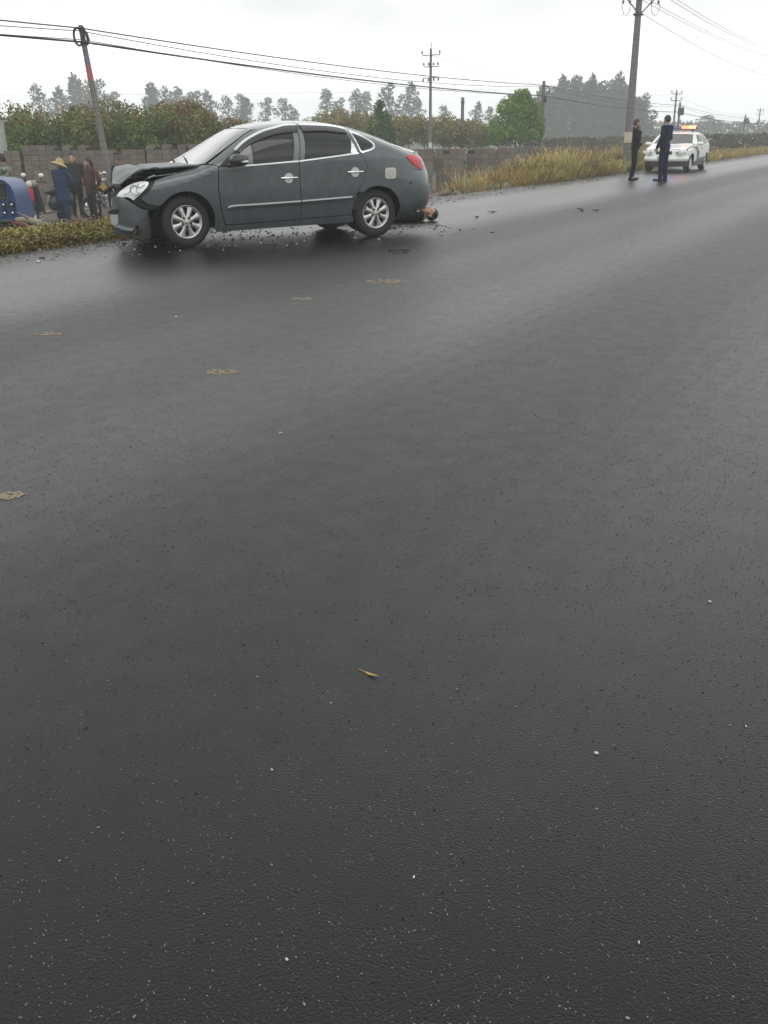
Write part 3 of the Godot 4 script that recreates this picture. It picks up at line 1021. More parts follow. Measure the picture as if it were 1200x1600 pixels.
func road_wear() -> ImageTexture:
	# dust and mud carried along the lanes, a fresh dark patch pattern, pale grit near the verge
	var f := FastNoiseLite.new()
	f.seed = 71
	f.frequency = .12
	f.fractal_octaves = 5
	var g := FastNoiseLite.new()
	g.seed = 72
	g.frequency = .9
	g.fractal_octaves = 4
	var im := Image.create(2048, 640, false, Image.FORMAT_RGB8)
	var rr := RandomNumberGenerator.new()
	rr.seed = 5
	for y in 640:
		var b := -4.6 + 16.0 * y / 640.0
		for x in 2048:
			var a := -2.0 + 64.0 * x / 2048.0
			var t := .62 + .30 * f.get_noise_2d(a * .22, b * 2.6) + .10 * g.get_noise_2d(a, b) + rr.randf_range(-.10, .10)
			var grit := smoothstep(7.6, 9.5, b + 1.2 * f.get_noise_2d(a * .8 + 40.0, b * 2.0)) * smoothstep(12.0, 18.0, a)
			# two drying mud tracks that leave the dirt ramp
			var tr := 0.0
			for k in 2:
				var c := 7.7 - .9 * k - 1.9 * smoothstep(36.0, 14.0, a)
				tr += exp(-pow((b - c - .25 * f.get_noise_2d(a * .6, k * 9.0)) / .22, 2.0)) * smoothstep(9.0, 17.0, a) * smoothstep(52.0, 30.0, a) * (.6 + .6 * g.get_noise_2d(a * .7, b))
			t += .5 * grit * (.7 + .6 * g.get_noise_2d(a * 3.0, b * 3.0)) + .5 * maxf(tr, 0.0)
			t *= .62
			var warm := clampf(grit + tr, 0.0, 1.0) * .05
			im.set_pixel(x, y, Color(t + warm * .5, t, t - warm))
	return ImageTexture.create_from_image(im)


# ---------------------------------------------------------------- plants
func rnd(a: float, b: float) -> float:
	return rng.randf_range(a, b)

func dir3() -> Vector3:
	var z := rnd(-1, 1)
	var t := rnd(0, TAU)
	var r := sqrt(1.0 - z * z)
	return Vector3(r * cos(t), z, r * sin(t))

func leaf_mat() -> StandardMaterial3D:
	var m := mat(1, 1, 1, .6, 0, .3)
	m.vertex_color_use_as_albedo = true
	m.backlight_enabled = true
	m.backlight = Color(.35, .35, .35)
	return m

func tone(base: Color, spread: float) -> Color:
	var k := 1.0 + rnd(-spread, spread)
	var h := rnd(-.12, .12)
	return Color(base.r * (k + h), base.g * k, base.b * (k - h * .5))

func crown(mb: MB, blobs: Array, count: int, size: float, cols: Array, tip_cols: Array = [], tip_from := 99.0, droop := 0.0) -> void:
	# leaves spread through the volume of uneven blobs: [centre, radii]
	var f := FastNoiseLite.new()
	f.seed = rng.randi() % 10000
	f.frequency = .8 / maxf(.4, blobs[0][1].x)
	var made := 0
	var tries := 0
	while made < count and tries < count * 6:
		tries += 1
		var b: Array = blobs[rng.randi() % blobs.size()]
		var d := dir3()
		var p: Vector3 = b[0] + d * b[1] * pow(rng.randf(), .42)
		if f.get_noise_3dv(p) < -.12 + rnd(-.1, .1):
			continue
		made += 1
		var c: Color = cols[rng.randi() % cols.size()]
		if p.y > tip_from + rnd(-.5, .5) and tip_cols.size() > 0 and f.get_noise_3dv(p * 1.7 + Vector3(9, 9, 9)) > -.05:
			c = tip_cols[rng.randi() % tip_cols.size()]
		mb.col = tone(c, .2)
		var g := (d + dir3() * .9 + Vector3(0, -droop, 0)).normalized()
		var s := g.cross(dir3()).normalized()
		mb.leaf(p, g, s, size * rnd(.7, 1.4), size * rnd(.5, .9), rnd(-.2, .2))

func branchy(mb: MB, base: Vector3, top: Vector3, r: float, limbs: int, reach: float, from := .35, up := .7) -> void:
	var pts := []
	var rad := []
	for i in 7:
		var t := i / 6.0
		pts.append(base.lerp(top, t) + Vector3(rnd(-1, 1), 0, rnd(-1, 1)) * r * 1.2 * sin(t * PI))
		rad.append(r * lerpf(1.0, .25, t))
	mb.tube(pts, rad, 7)
	for k in limbs:
		var t := lerpf(from, .95, (k + rng.randf()) / limbs)
		var p := base.lerp(top, t)
		var a := rnd(0, TAU)
		var d := Vector3(cos(a), up + rnd(-.2, .3), sin(a)).normalized()
		var l := reach * rnd(.6, 1.1) * (1.15 - t * .6)
		mb.tube([p, p + d * l * .5 + Vector3(0, -.02, 0), p + d * l + Vector3(0, .05 * l, 0)], [r * .45 * (1.1 - t * .6), r * .28, r * .08], 5)

func tree(called: String, label: String, group: String, at: Vector3, turn: float, crown_mb: MB, trunk_mb: MB) -> Node3D:
	var t := thing(called, label, "tree", at, turn, group)
	part("trunk", trunk_mb, M.bark, t)
	part("crown", crown_mb, M.leaf, t)
	return t

func nth(k: int) -> String:
	return ["first", "second", "third", "fourth", "fifth", "sixth", "seventh", "eighth", "ninth", "tenth", "eleventh", "twelfth", "thirteenth", "fourteenth", "fifteenth", "sixteenth", "seventeenth", "eighteenth", "nineteenth", "twentieth"][clampi(k, 0, 19)]

func make_trees() -> void:
	M.leaf = leaf_mat()
	M.bark = speckle(mat(.16, .14, .12, .9), 256, .04, .5, 1.0, 2.0, 81, 1.0)
	var green := [Color(.095, .165, .036), Color(.125, .19, .042), Color(.07, .13, .035), Color(.20, .235, .05)]
	var rust := [Color(.24, .10, .05), Color(.27, .15, .07), Color(.16, .10, .045)]
	var gold := [Color(.22, .20, .06), Color(.17, .175, .05), Color(.26, .21, .07)]
	# --- nursery trees behind the left brick wall
	var protos := []
	for k in 3:
		var c := MB.new()
		var blobs := []
		for i in 9:
			var a := rnd(0, TAU)
			blobs.append([Vector3(cos(a) * rnd(.2, .85), rnd(.9, 2.9), sin(a) * rnd(.2, .8)), Vector3(rnd(.5, .8), rnd(.45, .7), rnd(.5, .8))])
		blobs.append([Vector3(0, 1.2, 0), Vector3(1.1, 1.0, 1.0)])
		crown(c, blobs, 6800, .105, [green, green + gold, gold + green][k], rust, 2.85, .2)
		var t := MB.new()
		branchy(t, Vector3(0, -.1, 0), Vector3(0, 2.8, 0), .06, 8, .8)
		protos.append([c.mesh(), t.mesh()])
	var i := 0
	var where := [[-15.2, 38.5, 1.02, 1], [-14.0, 39.5, 1.0, 0], [-12.9, 38.3, .97, 0], [-11.7, 39.2, 1.03, 0], [-10.6, 38.4, 1.0, 1], [-9.6, 39.0, 1.05, 0], [-8.6, 38.2, 1.0, 0], [-7.7, 39.4, .98, 1], [-6.9, 38.4, .93, 2], [-6.1, 39.1, .86, 2], [-14.6, 41.5, 1.07, 0], [-12.4, 42, 1.1, 1], [-10.2, 41.4, 1.1, 0], [-8.1, 42, 1.08, 2], [-6.6, 41.6, .93, 1], [-16.6, 40, 1.0, 0]]
	var side := ["beside the pale post", "next to the leaning pole", "over the brick wall", "nearer the sedan's windscreen"]
	for w in where:
		var k: int = w[3]
		var t := thing("nursery_tree", "", "tree", Vector3(w[0], -.78, -w[1]), rnd(0, TAU), "bushy nursery trees behind the left brick wall")
		part("trunk", protos[k][1], M.bark, t)
		part("crown", protos[k][0], M.leaf, t)
		t.scale = Vector3.ONE * w[2]
		t.scale.y *= .97
		var kind: String = ["dense green", "rust-tipped green", "yellowing green"][k]
		if i < 10:
			t.set_meta("label", "%s nursery tree, %s from the left in the front row behind the wall" % [kind, nth(i)])
		else:
			t.set_meta("label", "%s nursery tree, %s" % [kind, ["at the left end of the back row", "second in the back row, behind the leaning pole", "in the middle of the back row", "fourth in the back row, above the cap", "at the right end of the back row", "outermost at the picture's left edge"][i - 10]])
		i += 1
	# --- thinner nursery trees behind the car and the right stacks
	var thin := []
	for k in 3:
		var c := MB.new()
		var blobs := []
		for n in 7:
			blobs.append([Vector3(rnd(-.7, .7), rnd(2.0, 3.2), rnd(-.7, .7)), Vector3(rnd(.4, .7), rnd(.35, .55), rnd(.4, .7))])
		crown(c, blobs, 950, .17, [Color(.16, .18, .06), Color(.13, .165, .06), Color(.20, .18, .07)], [Color(.33, .22, .09), Color(.30, .19, .075), Color(.22, .20, .07)], 2.6, .1)
		var t := MB.new()
		branchy(t, Vector3(0, -.1, 0), Vector3(rnd(-.2, .2), 2.9, rnd(-.2, .2)), .045, 8, .9, .5, 1.0)
		thin.append([c.mesh(), t.mesh()])
	var n_thin := 0
	for row in 3:
		for q in 10:
			var x := -3.6 + q * 1.22 + rnd(-.3, .3) + row * .35
			var z := 62.0 + row * 3.2 + rnd(-.6, .6)
			var hgt := lerpf(1.02, .84, clampf((x + 3) / 9.0, 0, 1)) * rnd(.93, 1.05) * (1.0 + .04 * row)
			if x > 7.6:
				continue
			var t := thing("sapling", "thin rust-topped sapling, %s from the left in the %s row" % [nth(q), ["front", "middle", "back"][row]], "tree", Vector3(x, -.8, -z), rnd(0, TAU), "thin rust-topped saplings in rows behind the sedan and stacks")
			part("trunk", thin[(q + row) % 3][1], M.bark, t)
			part("crown", thin[(q + row) % 3][0], M.leaf, t)
			t.scale = Vector3.ONE * hgt
			n_thin += 1
	# undergrowth between the stems
	var ug := MB.new()
	for k in 4200:
		mb_leaf_scatter(ug, Vector3(rnd(-4.5, 8.5), -.8 + 1.15 * pow(rng.randf(), .8), -rnd(59, 70)), .2, [Color(.11, .15, .075), Color(.14, .165, .085), Color(.09, .12, .075)])
	tag(part("undergrowth", ug, M.leaf), "grey-green undergrowth below the rust-topped saplings", "undergrowth", "", "stuff")
	# --- the single dark green tree and the round green tree
	var c1 := MB.new()
	crown(c1, [[Vector3(0, 2.6, 0), Vector3(.60, .75, .6)], [Vector3(-.25, 1.95, .1), Vector3(.5, .5, .5)], [Vector3(.3, 2.2, -.1), Vector3(.5, .6, .5)], [Vector3(0, 3.3, 0), Vector3(.34, .55, .34)], [Vector3(-.55, 2.1, 0), Vector3(.35, .3, .35)], [Vector3(.55, 1.8, 0), Vector3(.3, .35, .3)]], 2300, .16, [Color(.085, .15, .045), Color(.10, .17, .05), Color(.065, .115, .038)])
	var t1 := MB.new()
	branchy(t1, Vector3.ZERO, Vector3(.02, 3.2, 0), .06, 9, .6, .35)
	tree("small_green_tree", "small dark green tree with a slim trunk rising just behind the sedan's roof", "", Vector3(.02, -.78, -56), 0, c1, t1)
	var c2 := MB.new()
	var bl := [[Vector3(0, 2.6, 0), Vector3(1.45, .95, 1.4)], [Vector3(0, 3.5, 0), Vector3(.95, .65, .9)], [Vector3(-1.0, 2.3, .2), Vector3(.75, .6, .7)], [Vector3(1.1, 2.5, 0), Vector3(.75, .75, .7)], [Vector3(.35, 3.95, 0), Vector3(.55, .38, .5)], [Vector3(-.55, 3.1, .2), Vector3(.8, .7, .8)], [Vector3(.8, 3.2, .1), Vector3(.75, .6, .7)], [Vector3(-1.3, 1.75, 0), Vector3(.42, .35, .5)], [Vector3(.4, 1.9, .3), Vector3(.9, .35, .7)], [Vector3(1.45, 2.05, 0), Vector3(.4, .42, .5)]]
	crown(c2, bl, 9500, .145, [Color(.135, .25, .034), Color(.17, .29, .04), Color(.095, .19, .03), Color(.25, .33, .05)])
	var t2 := MB.new()
	branchy(t2, Vector3(-.12, 0, 0), Vector3(-.35, 2.6, .1), .075, 6, 1.1, .5)
	branchy(t2, Vector3(.1, 0, .05), Vector3(.1, 3.0, 0), .085, 7, 1.1, .5)
	branchy(t2, Vector3(.25, 0, -.1), Vector3(.6, 2.5, -.1), .07, 6, 1.1, .5)
	tree("round_green_tree", "round bright green tree on several stems behind the brick stacks", "", Vector3(7.80, -.62, -60), .4, c2, t2)
	# --- poplars far behind
	var pop := []
	for k in 3:
		var c := MB.new()
		var blobs := []
		for n in 10:
			var y := lerpf(1.6, 8.2, n / 9.0)
			var w := 1.25 * sin(lerpf(.55, 2.75, n / 9.0)) + .25
			var a := rnd(0, TAU)
			blobs.append([Vector3(cos(a) * w * .45, y, sin(a) * w * .45), Vector3(w * rnd(.5, .8), rnd(.6, 1.0), w * rnd(.5, .8))])
		crown(c, blobs, [1000, 1250, 800][k], .34, [Color(.075, .09, .05), Color(.09, .10, .055), Color(.065, .08, .048)], [], 99.0, -.5)
		var t := MB.new()
		branchy(t, Vector3.ZERO, Vector3(0, 8.4, 0), .13, 16, 1.3, .15, 1.6)
		pop.append([c.mesh(), t.mesh()])
	var tops := [[57, -45.77, 8.3], [75, -44.3, 7.8], [95, -42.4, 9.2], [108, -41.3, 9.0], [120, -40.3, 9.2], [140, -38.6, 9.0], [150, -37.2, 7.4], [215, -32.3, 8.2], [235, -30.6, 8.3], [248, -29.4, 7.9], [262, -28.3, 7.8], [278, -27.0, 7.4], [305, -24.7, 7.2], [322, -23.3, 7.2], [345, -21.3, 6.8], [365, -19.6, 7.0], [385, -18, 6.2], [412, -15.6, 6.4], [438, -13.4, 6.5], [450, -12.2, 5.0], [510, -7.2, 7.3], [530, -5.5, 6.3], [553, -3.5, 7.3], [570, -2.1, 7.3], [607, 1.1, 8.0], [640, 3.9, 8.0], [655, 5.2, 6.4], [700, 9.1, 5.4], [745, 12.9, 5.4], [770, 15.0, 5.0]]
	var q := 0
	for t in tops:
		var k := q % 3
		var p := thing("poplar", "", "tree", Vector3(t[1] * 1.5, -.8, -210.0 - (q % 4) * 4.0), rnd(0, TAU), "hazy poplars far behind the nursery")
		part("trunk", pop[k][1], M.bark, p)
		part("crown", pop[k][0], M.leaf, p)
		var s: float = ((t[2] - 1.29) * 1.5 + 2.09) / 9.1
		p.scale = Vector3(s * rnd(1.25, 1.6), s, s * 1.2)
		if t[1] < -11:
			p.set_meta("label", "hazy far poplar, %s from the left above the left nursery trees" % nth(q))
		else:
			p.set_meta("label", "hazy far poplar, %s from the left above the rust-topped saplings" % nth(q - 20))
		q += 1
	# the dense grove behind the leaning pole's right neighbour
	for row in 3:
		for n in 13:
			var x := 19.5 + n * 1.32 + rnd(-.4, .4) + row * .4
			var u := n / 12.0
			var hgt := lerpf(6.2, 8.3, smooth(u, 0, .45)) - 2.6 * smooth(u, .7, 1.0) + rnd(-1.3, .9)
			var p := thing("poplar", "grey-green grove poplar left of the officers, %s from the left in the %s row" % [nth(n), ["front", "middle", "back"][row]], "tree", Vector3(x * 1.4, -.8, -194.0 - row * 5.0), rnd(0, TAU), "poplars of the dense grove left of the officers")
			part("trunk", pop[(n + row) % 3][1], M.bark, p)
			part("crown", pop[(n + row) % 3][0], M.leaf, p)
			p.scale = Vector3(rnd(1.2, 1.7), ((hgt - 1.29) * 1.4 + 2.09) / 9.1, 1.6)
	for e in [[88.6, 280, 6.6, 1.7], [84.5, 284, 4.6, 1.2], [92.5, 286, 4.6, 1.3], [78.0, 290, 3.6, 1.2], [64, 300, 3.2, 1.4], [70.5, 298, 3.9, 1.4], [99, 285, 3.6, 1.6], [106, 285, 4.0, 1.5]]:
		var p := thing("distant_tree", "faint tree almost lost in haze beyond the police car, %s by height" % nth([88.6, 84.5, 92.5, 70.5, 106.0, 78.0, 99.0, 64.0].find(float(e[0]))), "tree", Vector3(e[0], -.8, -e[1]), rnd(0, TAU), "faint trees in the haze beyond the police car")
		part("trunk", pop[0][1], M.bark, p)
		part("crown", pop[1][0], M.leaf, p)
		p.scale = Vector3(e[3] * 1.6, e[2] / 9.1, e[3] * 1.6)
	# --- hedges and the crop beyond the verge
	hedge("field_hedge", "long low reddish-green hedge in the field left of the officers", [Vector3(10.5, -.7, -74), Vector3(23.5, -.7, -88)], 1.65, 2.4, 6500, [Color(.10, .095, .05), Color(.13, .09, .05), Color(.085, .10, .05)])
	hedge("field_hedge", "long low dull green hedge in the field right of the police car", [Vector3(21.5, -.5, -72), Vector3(44, -.5, -96)], 1.62, 2.6, 8000, [Color(.10, .095, .055), Color(.12, .085, .05), Color(.075, .09, .045)])
	hedge("far_hedge", "pale far hedge line fading into haze at the horizon", [Vector3(-80, -.8, -170), Vector3(60, -.8, -200)], 2.3, 4, 7000, [Color(.09, .10, .06)], .6)
	hedge("far_hedge", "pale far hedge line beyond the left nursery trees", [Vector3(-190, -.8, -120), Vector3(-80, -.8, -170)], 2.6, 5, 5000, [Color(.09, .10, .06)], .6)
	hedge("far_hedge", "faint far tree belt along the right horizon", [Vector3(50, -.8, -230), Vector3(150, -.8, -250)], 4.2, 6, 6000, [Color(.09, .10, .06)], .8)

func mb_leaf_scatter(mb: MB, p: Vector3, size: float, cols: Array) -> void:
	mb.col = tone(cols[rng.randi() % cols.size()], .3)
	var g := (dir3() + Vector3(0, .5, 0)).normalized()
	mb.leaf(p, g, g.cross(dir3()).normalized(), size * rnd(.6, 1.3), size * rnd(.4, .8), rnd(-.2, .2))

func hedge(called: String, label: String, ends: Array, height: float, depth: float, count: int, cols: Array, size := .22) -> void:
	var mb := MB.new()
	var f := FastNoiseLite.new()
	f.seed = 5
	f.frequency = .25
	var d: Vector3 = (ends[1] - ends[0]).normalized()
	var sd := d.cross(Vector3.UP)
	for k in count:
		var t := rng.randf()
		var p: Vector3 = ends[0].lerp(ends[1], t)
		var top := height * (1.0 + .16 * f.get_noise_1d(t * ends[0].distance_to(ends[1]) * 2.0))
		p += sd * rnd(-.5, .5) * depth + Vector3.UP * top * pow(rng.randf(), .55)
		mb_leaf_scatter(mb, p, size, cols)
	var core := MB.new()
	tag(part(called, mb, M.leaf), label, "hedge", "", "stuff")

func tuft(blades: int, height: float, spread: float, lean: float, w: float, cols: Array, heads := 0.0) -> Mesh:
	var mb := MB.new()
	for k in blades:
		var a := rnd(0, TAU)
		var b := Vector3(cos(a), 0, sin(a)) * spread * sqrt(rng.randf())
		var d := Vector3(cos(a) * lean * rnd(.2, 1.2), 1, sin(a) * lean * rnd(.2, 1.2)).normalized()
		var l := height * rnd(.55, 1.1)
		var s := Vector3(-sin(a + rnd(-1, 1)), 0, cos(a + rnd(-1, 1)))
		mb.col = tone(cols[rng.randi() % cols.size()], .25)
		var p1 := b + d * l * .5
		var p2 := b + d * l + Vector3(cos(a), -.5, sin(a)) * l * lean * .35
		var nn := d.cross(s).normalized()
		var i0 := mb.vert(b - s * w * .5, nn)
		var i1 := mb.vert(b + s * w * .5, nn)
		var i2 := mb.vert(p1 + s * w * .4, nn)
		var i3 := mb.vert(p1 - s * w * .4, nn)
		var i4 := mb.vert(p2, nn)
		mb.tri(i0, i1, i2)
		mb.tri(i0, i2, i3)
		mb.tri(i3, i2, i4)
		if rng.randf() < heads:
			for j in 5:
				mb.leaf(p2 - d * j * .03, (d + dir3() * .5).normalized(), s, .06, .022)
	return mb.mesh()

func herb(height: float, stems: int, size: float, cols: Array) -> Mesh:
	# a weed: a few stems with leaves along them
	var mb := MB.new()
	for k in stems:
		var a := rnd(0, TAU)
		var d := Vector3(cos(a) * rnd(.1, .8), 1, sin(a) * rnd(.1, .8)).normalized()
		var l := height * rnd(.5, 1.1)
		var b := Vector3(cos(a), 0, sin(a)) * .03
		mb.col = Color(.12, .09, .05)
		mb.tube([b, b + d * l * .5, b + d * l], [.004, .003, .002], 3, false)
		for j in 8:
			var t := (j + 1.5) / 9.0
			var w := rnd(0, TAU)
			var g := (Vector3(cos(w), rnd(-.1, .6), sin(w))).normalized()
			mb.col = tone(cols[rng.randi() % cols.size()], .3)
			mb.leaf(b + d * l * t, g, g.cross(d + dir3() * .3).normalized(), size * rnd(.6, 1.3), size * rnd(.35, .6), rnd(-.3, .3))
	return mb.mesh()

func drop(called: String, meshes: Array, spots: Array, label: String, category: String, smin: float, smax: float) -> void:
	# «stuff»: grass and weeds nobody could count
	for k in meshes.size():
		var xs := []
		for i in range(k, spots.size(), meshes.size()):
			var p: Vector3 = spots[i]
			var s := rnd(smin, smax)
			xs.append(Transform3D(Basis(Vector3.UP, rnd(0, TAU)).scaled(Vector3(s, s * rnd(.8, 1.2), s)), p))
		var f := FastNoiseLite.new()
		f.seed = 17
		f.frequency = .55
		var cs := []
		for x in xs:
			var t: float = 1.0 + .55 * f.get_noise_2d(x.origin.x, x.origin.z) + rnd(-.28, .28)
			var g := f.get_noise_2d(x.origin.x + 90.0, x.origin.z) * .25
			cs.append(Color(t * (1.0 - g * .5), t * (1.0 + g * .5), t * .95))
		tag(scatter(called, meshes[k], M.leaf, xs, cs), label, category, "", "stuff")

func make_verge() -> void:
	var g := func(a: float, b: float) -> Vector3:
		var p := road(a, b)
		p.y = ground_height(p) - .01
		return p
	# low broad-leaved weeds on the verge in front of the wrecked bonnet
	var weedy := [Color(.34, .33, .07), Color(.44, .38, .09), Color(.20, .25, .055), Color(.42, .31, .10), Color(.27, .30, .07), Color(.24, .16, .07)]
	var herbs := []
	for k in 4:
		herbs.append(herb(.19, 7, .05, weedy if k < 3 else [Color(.24, .15, .06), Color(.27, .20, .07), Color(.2, .11, .06)]))
	var spots := []
	for i in 2600:
		spots.append(g.call(rnd(5.5, 12.6), 9.75 + 1.15 * rng.randf()))
	for i in 800:
		spots.append(g.call(rnd(12.4, 17.5), 9.9 + 1.8 * rng.randf()))
	drop("verge_weeds", herbs, spots, "low yellow-green weeds on the verge beside the wrecked bonnet", "weeds", .7, 1.35)
	var tufts := [tuft(26, .22, .10, .9, .007, [Color(.30, .24, .09), Color(.22, .20, .07)]), tuft(22, .17, .12, 1.0, .008, [Color(.24, .15, .07), Color(.33, .25, .11)])]
	spots = []
	for i in 1300:
		spots.append(g.call(rnd(5.5, 17.0), 9.6 + 2.2 * pow(rng.randf(), 1.5)))
	drop("verge_grass", tufts, spots, "short dry grass between the verge weeds beside the road edge", "grass", .6, 1.2)
	# tall dry grass right of the car
	var straw := [Color(.48, .38, .16), Color(.36, .27, .11), Color(.56, .47, .24), Color(.29, .27, .09), Color(.27, .17, .075)]
	var tall := [tuft(46, .95, .16, .42, .012, straw, .5), tuft(40, .80, .18, .5, .012, straw, .5), tuft(40, 1.0, .14, .36, .011, straw + [Color(.16, .17, .05)], .4)]
	spots = []
	var patch := FastNoiseLite.new()
	patch.seed = 23
	patch.frequency = .45
	for i in 430:
		var a := 27.4 + 7.0 * pow(rng.randf(), 1.1)
		var lo := lerpf(10.7, 10.0, smooth(a, 27.0, 31.0))
		if patch.get_noise_2d(a, 3.0) + rnd(-.15, .15) > -.12:
			spots.append(g.call(a, lo + 1.3 * rng.randf()))
	for i in 12:
		spots.append(g.call(rnd(25.2, 27.4), rnd(10.8, 11.6)))
	drop("tall_dry_grass", tall, spots, "tall straw-coloured grass on the bank in front of the brick stacks", "grass", .38, 1.0)
	var mid := [tuft(40, .5, .18, .6, .012, straw, .3), tuft(40, .42, .2, .7, .012, straw + [Color(.15, .16, .05)], .2)]
	spots = []
	for i in 1000:
		spots.append(g.call(rnd(26.2, 37.0), 9.75 + 1.1 * rng.randf()))
	for i in 25:
		spots.append(g.call(rnd(23.2, 25.5), rnd(10.0, 11.0)))
	for i in 1700:
		spots.append(g.call(rnd(34.0, 78.0), 9.8 + 2.6 * rng.randf()))
	for i in 500:
		spots.append(g.call(rnd(78.0, 120.0), 9.8 + 3.0 * rng.randf()))
	drop("verge_straw", mid, spots, "knee-high yellow grass strip along the far road edge", "grass", .5, 1.15)
	spots = []
	for i in 220:
		spots.append(g.call(rnd(40.0, 47.0), 10.6 + 1.8 * rng.randf()))
	drop("tall_dry_grass_clump", [tall[0], tall[2]], spots, "tall brown grass around the foot of the big power pole", "grass", .6, 1.05)
	spots = []
	for i in 130:
		spots.append(g.call(rnd(26.5, 37.0), 9.9 + 1.8 * rng.randf()))
	drop("bank_weeds", [herb(.6, 6, .075, [Color(.10, .13, .04), Color(.14, .16, .05)]), herb(.75, 5, .06, [Color(.20, .12, .06), Color(.16, .09, .05), Color(.24, .17, .08)])], spots, "green and brown weeds standing among the straw grass on the bank", "weeds", .6, 1.2)
	# yard weeds and stubble beyond
	spots = []
	for i in 1500:
		var a := rnd(60, 110)
		spots.append(g.call(a, rnd(18.0, 40.0)))
	drop("field_stubble", mid, spots, "dull stubble in the field beyond the verge", "grass", .5, .9)
	var crumb := MB.new()
	crumb.ell(Vector3.ZERO, Vector3(1, .55, .8), Basis(), 4, 6, .8)
	var cm := mat(1, 1, 1, .95, 0, .2)
	cm.vertex_color_use_as_albedo = true
	var xs := []
	var cs := []
	for i in 9000:
		var a := 5.0 + 55.0 * pow(rng.randf(), 1.3)
		var w := rng.randf()
		var p := road(a, 9.78 - 1.1 * w * w * w + rnd(-.15, .25))
		p.y = 0.0 if p.dot(ROAD_LEFT) < 9.62 else ground_height(p)
		var s := rnd(.006, .022) if rng.randf() < .93 else rnd(.02, .045)
		xs.append(Transform3D(Basis(Vector3.UP, rnd(0, TAU)).scaled(Vector3.ONE * s), p))
		var q := rnd(.05, .26)
		cs.append(Color(q, q * .88, q * .72))
	tag(scatter("edge_gravel", crumb.mesh(), cm, xs, cs), "brown gravel and mud crumbs along the road edge", "gravel", "", "stuff")
	# two green shrubs
	for e in [[Vector3(6.75, -.1, -33.4), .62, "small dark green shrub in the straw grass near the road edge"], [Vector3(9.5, -.3, -43.2), 1.0, "olive green shrub beside the foot of the big power pole"]]:
		var c := MB.new()
		crown(c, [[Vector3(0, .35, 0), Vector3(.26, .3, .26)], [Vector3(.1, .55, 0), Vector3(.2, .24, .2)], [Vector3(-.14, .3, .05), Vector3(.2, .22, .2)]], 700, .085, [Color(.06, .09, .03), Color(.085, .11, .035), Color(.13, .13, .04)])
		var t := MB.new()
		branchy(t, Vector3.ZERO, Vector3(0, .55, 0), .015, 6, .25, .2)
		var s := thing("shrub", e[2], "shrub", e[0], rnd(0, 6))
		part("foliage", c, M.leaf, s)
		part("stem", t, M.bark, s)
		s.scale = Vector3.ONE * e[1] * 1.1


# ---------------------------------------------------------------- brick stacks, poles and wires
func brick_meshes(size: Vector3) -> Array:
	var out := []
	for k in 4:
		var mb := MB.new()
		mb.box(Vector3.ZERO, size * Vector3(rnd(.965, .99), rnd(.96, .985), 1.0), Basis(Vector3.UP, rnd(-.012, .012)), .008)
		out.append(mb.mesh())
	return out

func brick_stack(label: String, group: String, at: Vector3, turn: float, cols: int, rows: int, deep: int, size: Vector3, kinds: Array, mats: Array, ragged := .35) -> void:
	# a pallet of grey blocks: each block of the faces and the top is a piece of its own
	var st := thing("brick_stack", label, "brick stack", at, turn, group)
	var core := MB.new()
	core.box(Vector3(0, rows * size.y * .5 - .03, 0), Vector3(cols * size.x - .06, rows * size.y - .10, deep * size.z - .06))
	part("stack_core", core, M.core, st)
	for r in rows:
		for c in cols:
			for d in deep:
				var rim: bool = c == 0 or c == cols - 1 or d == deep - 1
				if not rim and r < rows - 1:
					continue
				if r == rows - 1 and rng.randf() < ragged:
					continue
				var o := MeshInstance3D.new()
				o.mesh = kinds[rng.randi() % kinds.size()]
				o.material_override = mats[rng.randi() % mats.size()]
				o.name = "brick"
				o.position = Vector3((c - (cols - 1) * .5) * size.x + rnd(-.006, .006), (r + .5) * size.y, (d - (deep - 1) * .5) * size.z + rnd(-.012, .012))
				o.rotation.y = rnd(-.015, .015) + (PI if rng.randf() < .5 else 0.0)
				st.add_child(o, true)

